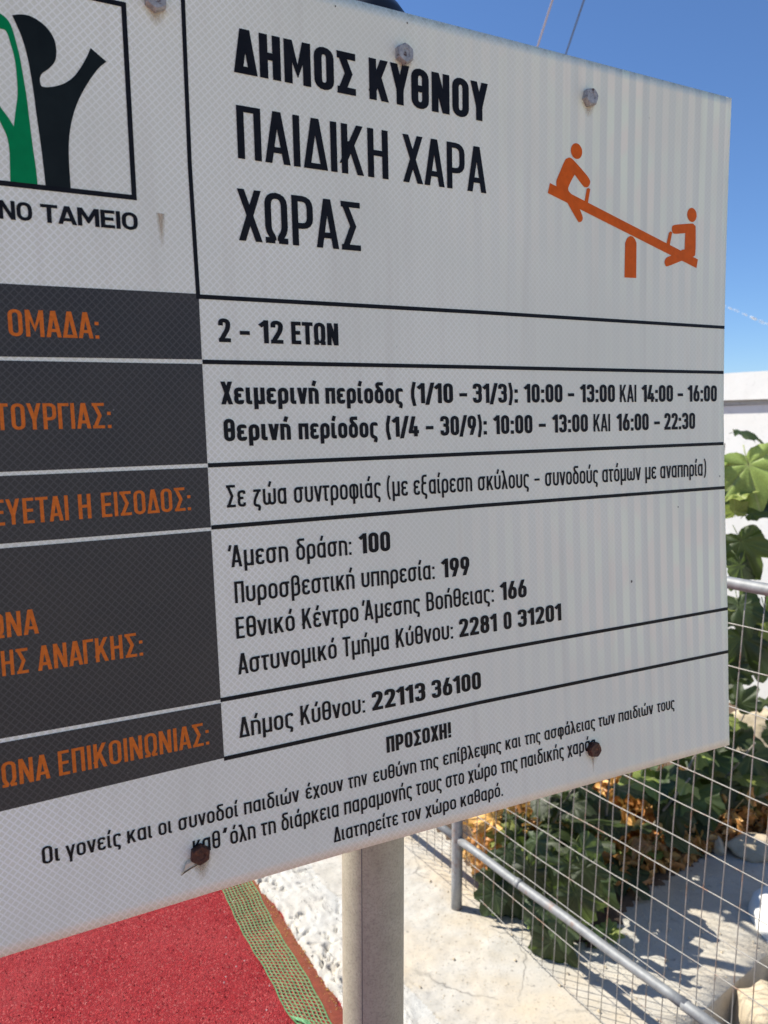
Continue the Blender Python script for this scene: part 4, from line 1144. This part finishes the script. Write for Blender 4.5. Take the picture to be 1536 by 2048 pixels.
# ------------------------------------------------------------------ fig plants
LOBES = [(0, 1.0), (R(50), .84), (R(-50), .86), (R(102), .56), (R(-102), .54)]
def leaf_mesh(name, seed, mat, curl=.3, fold=.12, petiole=.45, wavy=.05, K=44, rings=5):
    rnd_ = random.Random(seed)
    lob = [(a + rnd_.uniform(-.08, .08), l_ * rnd_.uniform(.88, 1.08)) for a, l_ in LOBES]
    sharp = rnd_.uniform(.38, .50); base_r = rnd_.uniform(.52, .62)
    angs = sorted(set([round(2 * math.pi * k / K - math.pi, 4) for k in range(K)] + [round(a, 4) for a, _ in lob]))
    axes = set(round(a, 4) for a, _ in lob)
    vs = [(0, 0, 0)]; vein = [1.0]; fs = []
    n_ = len(angs)
    def rad(th):
        r_ = base_r * (1 - .72 * max(0, (abs(th) - R(118)) / R(62)))
        for a, l_ in lob:
            r_ = max(r_, base_r * .75 + (l_ - base_r * .75) * math.exp(-((th - a) / sharp) ** 2)) if abs(th) < R(135) else r_
        return r_ * (1 + .03 * math.sin(th * 23 + seed) )
    for j in range(1, rings + 1):
        q = j / rings
        for th in angs:
            r_ = rad(th) * q
            x, y = r_ * math.sin(th), r_ * math.cos(th)
            isv = round(th, 4) in axes
            z = -curl * (y * y if y > 0 else 0) - curl * .6 * x * x * (1.2) + fold * abs(x) + (-.03 if isv else .012) * math.sin(q * math.pi * .8)
            z += wavy * noise.noise(Vector((x * 3, y * 3, seed)))* q + wavy * .6 * math.sin(th * 9 + seed) * q * q
            vs.append((x, y, z)); vein.append(1.0 if isv else 0.0)
    for k in range(n_):
        k2 = (k + 1) % n_
        fs.append((0, 1 + k2, 1 + k))
        for j in range(rings - 1):
            a = 1 + j * n_; fs.append((a + k, a + k2, a + n_ + k2, a + n_ + k))
    vs = [(x, y + petiole, z) for x, y, z in vs]
    nb = len(vs)
    pv, pf = tube_geo([(0, 0, -.10), (0, petiole * .35, -.015), (0, petiole * .7, .01), (0, petiole + .02, -.002)], .013, 5)
    vs += [tuple(v) for v in pv]; fs += [tuple(i + nb for i in f) for f in pf]; vein += [1.0] * len(pv)
    me = bpy.data.meshes.new(name); me.from_pydata(vs, [], fs); me.materials.append(mat)
    ca = me.color_attributes.new('vein', 'FLOAT_COLOR', 'POINT')
    for i, v in enumerate(vein): ca.data[i].color = (v, v, v, 1)
    me.polygons.foreach_set('use_smooth', [True] * len(me.polygons)); me.update()
    return me
LM = [leaf_mesh('leaf', i, M['leaf'], curl=.18 + .12 * (i % 3), fold=.05 + .07 * (i % 2), wavy=.05 + .03 * (i % 3)) for i in range(6)]
LY = [leaf_mesh('leaf', 20 + i, M['leaf_young'], curl=.15 + .15 * i, fold=.10, wavy=.06) for i in range(3)]
LD = [leaf_mesh('leaf', 30 + i, M['leaf_dry'], curl=.9, fold=.5, wavy=.35, petiole=.3) for i in range(4)]
def put_leaf(me, P, ydir, nrm, size, parent, name='leaf', label=None):
    y = Vector(ydir).normalized(); z = Vector(nrm); z = (z - y * z.dot(y)).normalized(); x = y.cross(z)
    o = bpy.data.objects.new(name, me); COL.objects.link(o)
    m = Matrix((x, y, z)).transposed().to_4x4() @ Matrix.Diagonal((size, size, size, 1))
    m.translation = Vector(P) - parent.location
    o.parent = parent; o.matrix_local = m
    if label: o['label'] = label
    return o
def plant(base, label, stems, seed, leafsize, density, young=.15, dry=.0, name='fig_plant', cat='fig plant', up=(.0, .0, 1)):
    rn = random.Random(seed)
    root = empty(name, base, label, cat)
    cnt = 0
    for sp_ in stems:
        pts, r_ = sp_[:2]; t0 = sp_[2] if len(sp_) > 2 else .18
        P = [Vector(p) for p in pts]
        Q = []
        for i in range(len(P) - 1):
            p0, p1, p2, p3 = P[max(0, i - 1)], P[i], P[i + 1], P[min(len(P) - 1, i + 2)]
            for j in range(6):
                t = j / 6
                Q.append(.5 * (2 * p1 + (p2 - p0) * t + (2 * p0 - 5 * p1 + 4 * p2 - p3) * t * t + (3 * p1 - p0 - 3 * p2 + p3) * t ** 3))
        Q.append(P[-1])
        mesh_obj('branch', *tube_geo(Q, r_, 7, rfun=lambda t: r_ * (1 - .6 * t)), M['bark'] if r_ > .006 else M['stem'], root, smooth=True)
        L_ = sum((b_ - a).length for a, b_ in zip(Q[:-1], Q[1:]))
        n_ = max(3, int(L_ * density)); az = rn.uniform(0, 6.28)
        for k in range(n_):
            t = t0 + (1 - t0) * (k + rn.uniform(0, .6)) / n_; t = min(.999, t)
            f = t * (len(Q) - 1); i = int(f); p = Q[i].lerp(Q[min(i + 1, len(Q) - 1)], f - i)
            az += 2.4 + rn.uniform(-.3, .3)
            el = rn.uniform(-.3, .65)
            d = Vector((math.cos(az) * math.cos(el), math.sin(az) * math.cos(el), math.sin(el)))
            nr = Vector((rn.gauss(-.25, .35), rn.gauss(-.1, .35), 1)) + d * .5
            sz = leafsize * rn.uniform(.65, 1.2) * (1 if t < .85 else .7)
            q = rn.random()
            me = rn.choice(LY) if (q < young or (t > .9 and q < .6)) else (rn.choice(LD) if q > 1 - dry else rn.choice(LM))
            put_leaf(me, p, d, nr, sz * (.55 if me in LD else 1), root); cnt += 1
    return root, cnt

def st_(x, y, h, lx=0, ly=0, z0=0, r_=.007, t0=.18): return ([(x, y, z0), (x + lx * .3, y + ly * .3, z0 + h * .4), (x + lx * .7, y + ly * .7, z0 + h * .75), (x + lx, y + ly, z0 + h)], r_, t0)
total = 0
# shrub right behind the fence, spreading against the mesh
r1, c = plant((.55, 2.62, .01), 'leafy fig shrub growing close behind the wire mesh beside the fence post', [
    st_(.56, 2.70, .50, .02, -.12), st_(.56, 2.66, .42, .10, -.16), st_(.62, 2.66, .70, .08, .05), st_(.52, 2.80, .92, -.02, -.10, t0=.62), st_(.60, 2.84, .98, .06, -.12, t0=.62), st_(.68, 2.86, .90, .12, -.10, t0=.6),
    st_(.62, 2.55, .30, .02, -.18, r_=.005), st_(.45, 2.68, .30, -.06, -.20, r_=.005), st_(.66, 2.50, .22, .05, -.16, r_=.005), st_(.58, 2.45, .20, -.10, -.08, r_=.005), st_(.52, 2.52, .22, -.08, -.05, r_=.005)], 1, .125, 11, young=.12, dry=.08)
total += c
r2, c = plant((.85, 2.95, .02), 'broad low fig shrub spreading over dry leaves in the middle of the bed', [
    st_(.82, 2.72, .40, -.02, -.12), st_(1.00, 2.80, .36, .10, -.16), st_(1.04, 2.95, .60, .12, .0), st_(.90, 3.2, .50, -.10, .08),
    st_(1.06, 2.85, .42, .14, -.06), st_(.78, 2.62, .28, -.03, -.12, r_=.005), st_(.92, 2.64, .22, .06, -.10, r_=.005)], 2, .14, 10, young=.16, dry=.10)
total += c
r3, c = plant((1.25, 3.1, .02), 'dark green fig shrub with drooping leaves in front of the tan boulders', [
    st_(1.22, 3.05, .45, .02, -.20), st_(1.30, 3.0, .40, .14, -.14), st_(1.20, 3.15, .8, -.06, -.04), st_(1.34, 3.08, .52, .20, .0),
    st_(1.40, 3.02, .34, .14, -.06), st_(1.18, 2.98, .30, -.10, -.14)], 3, .16, 7.5, young=.16, dry=.08)
total += c
# taller fig against the wall with its leaves placed one by one along the sign's edge
r4, c = plant((1.42, 3.35, .03), 'tall young fig with large lobed leaves standing in front of the white wall', [
    st_(1.42, 3.35, 1.55, .04, -.05, r_=.011), st_(1.40, 3.40, 1.2, -.16, .05, r_=.009), st_(1.44, 3.32, .75, .20, -.03, r_=.007)], 4, .12, 6, young=.2)
total += c
TALL = [  # position, direction of the midrib, normal, size, young?
 ((1.470, 3.28, 1.60), (.85, -.3, -.1), (.1, -.3, .95), .075, 0), ((1.510, 3.24, 1.545), (.22, -.25, -.95), (-.6, -.62, .35), .15, 1),
 ((1.490, 3.30, 1.50), (-.1, -.2, -.9), (.0, -.9, .4), .09, 1), ((1.500, 3.27, 1.42), (.05, -.3, -.9), (-.4, -.8, .3), .10, 0),
 ((1.515, 3.24, 1.24), (.9, -.2, .35), (-.3, -.4, .9), .085, 0), ((1.58, 3.24, 1.27), (.8, .1, .4), (-.4, -.6, .7), .075, 0),
 ((1.500, 3.25, 1.23), (-.2, -.3, .6), (-.3, -.9, .3), .06, 1), ((1.500, 3.27, 1.20), (.35, -.3, -.85), (-.5, -.7, .4), .13, 0), ((1.490, 3.22, 1.10), (.30, -.1, -.9), (.4, -.8, .4), .12, 0),
 ((1.500, 3.22, .93), (.05, -.4, -.8), (-.5, -.8, .4), .12, 0), ((1.600, 3.20, .90), (.2, -.35, -.8), (-.65, -.5, .5), .14, 1), ((1.66, 3.22, .96), (.5, -.2, -.6), (-.5, -.6, .7), .12, 1),
 ((1.575, 3.24, .80), (.5, -.3, -.5), (-.3, -.8, .5), .07, 1), ((1.500, 3.20, .80), (.25, -.3, -.9), (-.2, -.9, .2), .13, 0), ((1.56, 3.22, .74), (.3, -.2, -.9), (.2, -.9, .2), .12, 0),
 ((1.480, 3.20, .66), (.02, -.2, -1), (-.6, -.7, .2), .10, 0), ((1.64, 3.25, .76), (.3, -.2, -.9), (-.4, -.8, .2), .11, 0)]
for (p, d, n_, s_, yg) in TALL:
    put_leaf((LY if yg else LM)[int(p[2] * 37) % (3 if yg else 6)], p, d, n_, s_ * 1.3, r4)
LOW = [((1.30, 2.95, .33), (-.8, -.3, .1), (-.2, -.7, .8), .11, 1), ((1.42, 2.95, .36), (.5, -.3, -.6), (-.2, -.8, .6), .14, 0), ((1.50, 2.98, .30), (.4, -.4, -.7), (-.3, -.8, .5), .14, 0),
       ((1.36, 2.92, .26), (.1, -.4, -.8), (.1, -.9, .4), .14, 0), ((1.22, 2.85, .24), (.1, -.5, -.8), (-.5, -.7, .4), .12, 0), ((1.12, 2.80, .22), (-.1, -.5, -.8), (.3, -.8, .3), .12, 0),
       ((1.05, 2.75, .24), (.2, -.5, -.7), (-.4, -.8, .4), .11, 0), ((1.44, 3.05, .46), (.2, -.2, .4), (-.3, -.8, .5), .09, 0), ((1.55, 3.05, .40), (.6, -.2, -.3), (-.2, -.6, .7), .12, 0)]
for (p, d, n_, s_, yg) in LOW: put_leaf((LY if yg else LM)[int(p[0] * 37) % (3 if yg else 6)], p, d, n_, s_, r3)
random.seed(31)
for i in range(26):     # leaves of the near shrub hanging against the mesh
    s = random.uniform(.05, .52); z = random.uniform(.06, .34)
    p = fp(s, z + .04, random.uniform(.05, .20))
    put_leaf(random.choice(LM), p, (random.uniform(-.4, .6), random.uniform(-.5, .0), random.uniform(-1, -.5)), (random.gauss(-.3, .4), -.8, random.uniform(.2, .8)), random.uniform(.07, .125), r1)
# sprout lying out on the cement at the bed's corner
r5, c = plant((.64, 2.24, .01), 'low sprout with small yellow green leaves creeping from the bed onto the cement', [
    st_(.60, 2.30, .07, .05, -.10, r_=.003), st_(.64, 2.27, .06, .08, -.06, r_=.003), st_(.55, 2.34, .08, -.06, -.08, r_=.003)], 6, .04, 55, young=.75)
total += c
print('leaves', total)

# dry leaf litter
random.seed(21)
CL = [(.40, 2.62, .05, .06, .24), (1.12, 2.84, .10, .05, .12), (1.28, 2.90, .10, .05, .12), (.45, 2.66, .07, .08, .20), (.45, 2.72, .09, .10, .12), (.62, 2.80, .10, .12, .09), (.90, 2.92, .10, .08, .20), (.92, 3.0, .12, .10, .12), (1.0, 3.05, .1, .1, .2), (.98, 2.85, .12, .09, .05), (1.19, 2.78, .09, .05, .04), (1.10, 2.72, .08, .05, .03), (.75, 2.6, .12, .08, .05), (.56, 2.56, .08, .08, .10), (1.05, 3.1, .2, .15, .1), (.38, 2.6, .06, .08, .08), (1.55, 3.0, .12, .10, .02)]
V_ = []; FF = []; VN = []
for i in range(2600):
    c = random.choice(CL)
    x, y = random.gauss(c[0], c[2]), random.gauss(c[1], c[3])
    if not inpoly(x, y, BED): continue
    z = bedz(x, y) + abs(random.gauss(0, .5)) * c[4] + c[4] * .3 * random.random() + .005
    s = random.uniform(.012, .030)
    q = Matrix.Rotation(random.uniform(0, 6.28), 3, 'Z') @ Matrix.Rotation(random.gauss(0, .9), 3, 'X') @ Matrix.Rotation(random.gauss(0, .9), 3, 'Y')
    o_ = len(V_); cu = random.uniform(.3, 1.6); lb = random.uniform(.3, .9)
    for a in range(4):
        for b_ in range(5):
            u, v = a / 3 * 2 - 1, b_ / 4 * 2 - 1
            wdt = (1 - abs(v) ** 2 * .85) * (.6 + lb * .3 * math.sin(b_ * 2.6 + i))
            p = Vector((u * wdt, v * 1.25, cu * (u * u) * .7 - cu * .4 * v * v + .25 * noise.noise(Vector((u * 2, v * 2, i)))))
            V_.append(Vector((x, y, z)) + q @ (p * s)); VN.append(1.0 if abs(u) < .4 and a == 1 else 0.0)
    for a in range(3):
        for b_ in range(4): FF.append((o_ + a * 5 + b_, o_ + a * 5 + b_ + 1, o_ + (a + 1) * 5 + b_ + 1, o_ + (a + 1) * 5 + b_))
lit = mesh_obj('dry_leaf_litter', V_, FF, M['leaf_dry'], smooth=True)
ca = lit.data.color_attributes.new('vein', 'FLOAT_COLOR', 'POINT')
for i, v in enumerate(VN): ca.data[i].color = (v * .5, v * .5, v * .5, 1)
tag(lit, 'curled orange dry leaves heaped under the fig shrubs behind the mesh', 'dry leaves', kind='stuff')
# dry stalks
gs = []
for i in range(160):
    c = random.choice(CL[:8]); x, y = random.gauss(c[0], c[2]), random.gauss(c[1], c[3]); z = .02 + random.random() * .05
    a = random.uniform(0, 6.28); l_ = random.uniform(.06, .2); e = random.uniform(.1, 1.2)
    p1 = Vector((x + l_ * math.cos(a) * math.cos(e), y + l_ * math.sin(a) * math.cos(e), z + l_ * math.sin(e)))
    gs.append(tube_geo([(x, y, z), Vector((x, y, z)).lerp(p1, .5) + Vector((0, 0, .01)), p1], .0016, 5))
tag(mesh_obj('dry_stalks', *merge(*gs), simple('straw', (.50, .34, .15), .8, var=.4)), 'thin straw coloured dry stalks among the heaped leaves', 'dry stalks', kind='stuff')

# ------------------------------------------------------------------ overhead cables, vapour trail
def cable(p0, p1, mat, r_, label):
    d = (Vector(p1) - Vector(p0)); d /= d.y
    pts = []
    for i in range(81):
        y = -25 + 95 * i / 80; x = p0[0] + d.x * (y - p0[1]); pts.append((x, y, 7 + ((y - 11) / 40) ** 2 * .35))
    tag(mesh_obj('overhead_cable', *tube_geo(pts, r_, 8), mat, smooth=True), label, 'cable')
cable((2.1204, 10.26, 7), (2.1649, 11.43, 7), M['cable_pale'], .0115, 'pale weathered overhead cable, the left one above the sign')
cable((2.5167, 10.26, 7), (2.6144, 11.63, 7), M['cable'], .0105, 'dark overhead cable, the right one above the sign')
vs = []; fs = []
gsv = []
def skyp(px, py, dist):
    c_, s_ = math.cos(R(6)), math.sin(R(6)); a, b_ = (px - 768) / 1532, -(py - 1024) / 1532
    return Vector((a, c_ + b_ * s_, -s_ + b_ * c_)) * dist + Vector((0, 0, 1.6))
for (a, b_, l_, w_) in ((1449, 612, 3, 1.5), (1461, 617, 5, 1.2), (1473, 621, 6, 2.0), (1490, 629, 6, 1.3), (1507, 636.5, 7, 2.2), (1523, 643.5, 7, 2.4), (1540, 650, 8, 1.8), (1570, 663, 14, 2), (1620, 684, 16, 2.2)):
    bm = bmesh.new(); bmesh.ops.create_icosphere(bm, subdivisions=3, radius=1)
    c_ = skyp(a, b_, 1500); ax = Vector((.92, .02, -.38)).normalized(); ay = Vector((0, 1, 0)); az_ = ax.cross(ay).normalized()
    vs_ = [c_ + (ax * v.co.x * l_ * 1.05 + ay * v.co.y * 2 + az_ * v.co.z * w_) * (1 + .35 * noise.noise(v.co * 2 + Vector((a, 0, 0)))) for v in bm.verts]
    fs_ = [tuple(v.index for v in f.verts) for f in bm.faces]; bm.free(); gsv.append((vs_, fs_))
tag(mesh_obj('vapour_trail', *merge(*gsv), M['vapour'], smooth=True), 'broken thin white vapour trail in the sky right of the sign', 'cloud', kind='stuff')
for o in bpy.data.objects:
    if '_b' in o.keys(): del o['_b']
